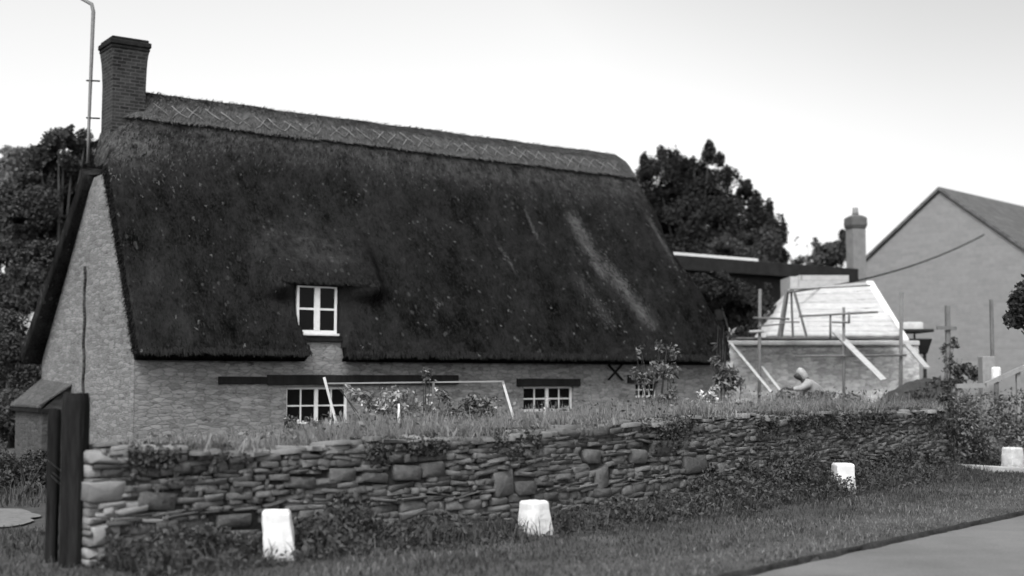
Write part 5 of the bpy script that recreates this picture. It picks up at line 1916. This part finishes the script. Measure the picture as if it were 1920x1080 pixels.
# creeping leaves that spill over the top and down the face in places
pl_ = []
while len(pl_) < 9000:
    a = rng.uniform(0.3, WL[-1]); p, d, n = wall_at(a)
    c_ = noise.noise(Vector((a * 0.75, 11, 2))) + (0.35 if a > 9.5 else 0) + (0.2 if a < 1.6 else 0)
    dn_ = abs(rng.normal(0, 0.05 + 0.28 * max(0, c_)))
    if c_ < 0.12: continue
    z_ = wall_h(a) + 0.05 - dn_
    if z_ < 0.1: continue
    q = p + n * (0.30 - 0.05 * z_ + rng.normal(0, 0.03) if dn_ > 0.07 else rng.uniform(-0.2, 0.27))
    if noise.noise(Vector((q.x * 4, q.y * 4, z_ * 4))) < -0.1: continue
    pl_.append((q.x, q.y, z_))
V6, F6 = leaf_verts(np.array(pl_), 0.05, rng, 0.5, 0.6)
tag(np_mesh('creeper_leaves', V6, F6, M['weeds']), 'small creeping leaves spilling over the dry stone wall', 'creeper', kind='stuff')
tag(np_mesh('wall_top_grass', V, F, M['grass_tall']), 'dry grass tufts rooted along the wall coping', 'grass', kind='stuff')

# rough growth left of the gate, behind the posts
pts_ = []; lens_ = []
while len(pts_) < 9000:
    x = rng.uniform(-10.5, -4.2); y = rng.uniform(12.2, 24)
    if (x - cx if False else (x + 6.75) / 1.25) ** 2 + ((y - 15.15) / 1.2) ** 2 < 1: continue
    if y < 16.6 and x > -8:
        if y < 14.2 and rng.random() < 0.5 or y >= 14.2: continue
    s_ = (Vector((x, y, 0)) - P0)
    if s_.dot(HU) > -0.1 and s_.dot(HG) > -0.1: continue
    pts_.append((x, y, gz(x, y))); lens_.append((0.08 + 0.2 * smooth01((y - 16) / 3)) * rng.uniform(0.5, 1.3))
V, F = blades(np.array(pts_), np.array(lens_), 0.02, 0.7, rng)
tag(np_mesh('rough_grass', V, F, M['weeds']), 'rough grass behind the gate at the foot of the gable', 'grass', kind='stuff')

# ------------------------------------------------------------------ person stooping in the garden
YPn = 27.0
hc = at(1500, 699, YPn)
gpz = gz(hc.x, YPn)
pr = thing('person', (hc.x + 0.12, YPn, gpz), 'person in a pale top stooping among the tall garden grass', 'person')


def skin_mesh(name, verts, edges, radii, mat, parent, root=0, sub=2):
    me = bpy.data.meshes.new(name)
    me.from_pydata([tuple(v) for v in verts], edges, [])
    bm = bmesh.new(); bm.from_mesh(me)
    lay = bm.verts.layers.skin.verify()
    bm.verts.ensure_lookup_table()
    for i, v in enumerate(bm.verts):
        v[lay].radius = radii[i] if isinstance(radii[i], tuple) else (radii[i], radii[i])
        v[lay].use_root = (i == root)
    bm.to_mesh(me); bm.free()
    me.materials.append(mat)
    o = bpy.data.objects.new(name, me)
    a_ = o.modifiers.new('skin', 'SKIN'); a_.use_smooth_shade = True
    s_ = o.modifiers.new('sub', 'SUBSURF'); s_.levels = sub; s_.render_levels = sub
    return finish(o, name, parent)


bx0 = hc.x - 0.06
def pp(x, y, z): return Vector((bx0 + x, YPn + y, gpz + z))
hz = hc.z - gpz
J = [pp(0.46, 0, hz - 0.58), pp(0.40, 0, hz - 0.42), pp(0.24, 0, hz - 0.24), pp(0.14, 0, hz - 0.13), pp(0.10, 0, hz - 0.09), pp(0.00, -0.02, hz - 0.06), pp(-0.03, -0.02, hz + 0.0),
     pp(0.20, -0.20, hz - 0.22), pp(0.00, -0.30, hz - 0.33), pp(-0.22, -0.27, hz - 0.34), pp(-0.30, -0.26, hz - 0.31),
     pp(0.22, 0.20, hz - 0.22), pp(0.14, 0.28, hz - 0.48), pp(-0.06, 0.24, hz - 0.62), pp(-0.14, 0.23, hz - 0.66),
     pp(0.46, -0.10, hz - 0.66), pp(0.34, -0.11, hz - 1.06), pp(0.44, -0.11, 0.07), pp(0.30, -0.12, 0.03),
     pp(0.46, 0.10, hz - 0.66), pp(0.37, 0.11, hz - 1.06), pp(0.48, 0.11, 0.07), pp(0.34, 0.12, 0.03)]
E = [(0, 1), (1, 2), (2, 3), (3, 4), (4, 5), (5, 6), (2, 7), (7, 8), (8, 9), (9, 10), (2, 11), (11, 12), (12, 13), (13, 14), (0, 15), (15, 16), (16, 17), (17, 18), (0, 19), (19, 20), (20, 21), (21, 22)]
rad = [0.14, 0.14, 0.16, 0.10, 0.085, 0.10, 0.085, 0.065, 0.048, 0.036, 0.028, 0.065, 0.048, 0.036, 0.028, 0.09, 0.062, 0.045, 0.04, 0.09, 0.062, 0.045, 0.04]
skin_mesh('body', J, E, rad, M['skin'], pr)
skin_mesh('shirt', [J[0] + Vector((0, 0, 0.03)), J[1], J[2], J[3] - Vector((0, 0, 0.04)), J[7], J[8], J[9] + Vector((0.05, 0, 0)), J[11], J[12], J[13] + Vector((0.05, 0, 0))],
          [(0, 1), (1, 2), (2, 3), (2, 4), (4, 5), (5, 6), (2, 7), (7, 8), (8, 9)], [0.18, 0.19, 0.22, 0.12, 0.10, 0.066, 0.05, 0.09, 0.066, 0.05], M['shirt'], pr)
skin_mesh('trousers', [J[0], J[15], J[16], J[17], J[19], J[20], J[21]], [(0, 1), (1, 2), (2, 3), (0, 4), (4, 5), (5, 6)], [0.15, 0.105, 0.08, 0.065, 0.105, 0.08, 0.065], M['trousers'], pr)
skin_mesh('hair', [pp(-0.01, 0, hz + 0.06), pp(0.06, 0, hz + 0.03), pp(0.13, 0, hz - 0.06), pp(0.19, 0, hz - 0.16)], [(0, 1), (1, 2), (2, 3)], [(0.10, 0.08), (0.135, 0.11), (0.13, 0.10), (0.09, 0.08)], M['hair'], pr)
for sx, (wx, wy, wz) in ((9, (-0.30, -0.26, hz - 0.31)), (13, (-0.14, 0.23, hz - 0.66))):
    vs = [pp(wx + 0.02, wy, wz)]; ed = []; rd = [0.030]
    vs.append(pp(wx - 0.05, wy, wz - 0.02)); ed.append((0, 1)); rd.append(0.03)
    for q in range(4):
        o = len(vs); yy = wy + (q - 1.5) * 0.021; Lf = (0.065, 0.078, 0.072, 0.056)[q]
        vs += [pp(wx - 0.075, yy, wz - 0.03), pp(wx - 0.075 - Lf * 0.55, yy, wz - 0.05), pp(wx - 0.075 - Lf * 0.8, yy, wz - 0.09)]
        ed += [(1, o), (o, o + 1), (o + 1, o + 2)]; rd += [0.010, 0.009, 0.007]
    o = len(vs); vs += [pp(wx - 0.02, wy - 0.045, wz - 0.025), pp(wx - 0.055, wy - 0.06, wz - 0.05)]; ed += [(0, o), (o, o + 1)]; rd += [0.011, 0.008]
    skin_mesh('hand', vs, ed, rd, M['skin'], pr, 0, 1)
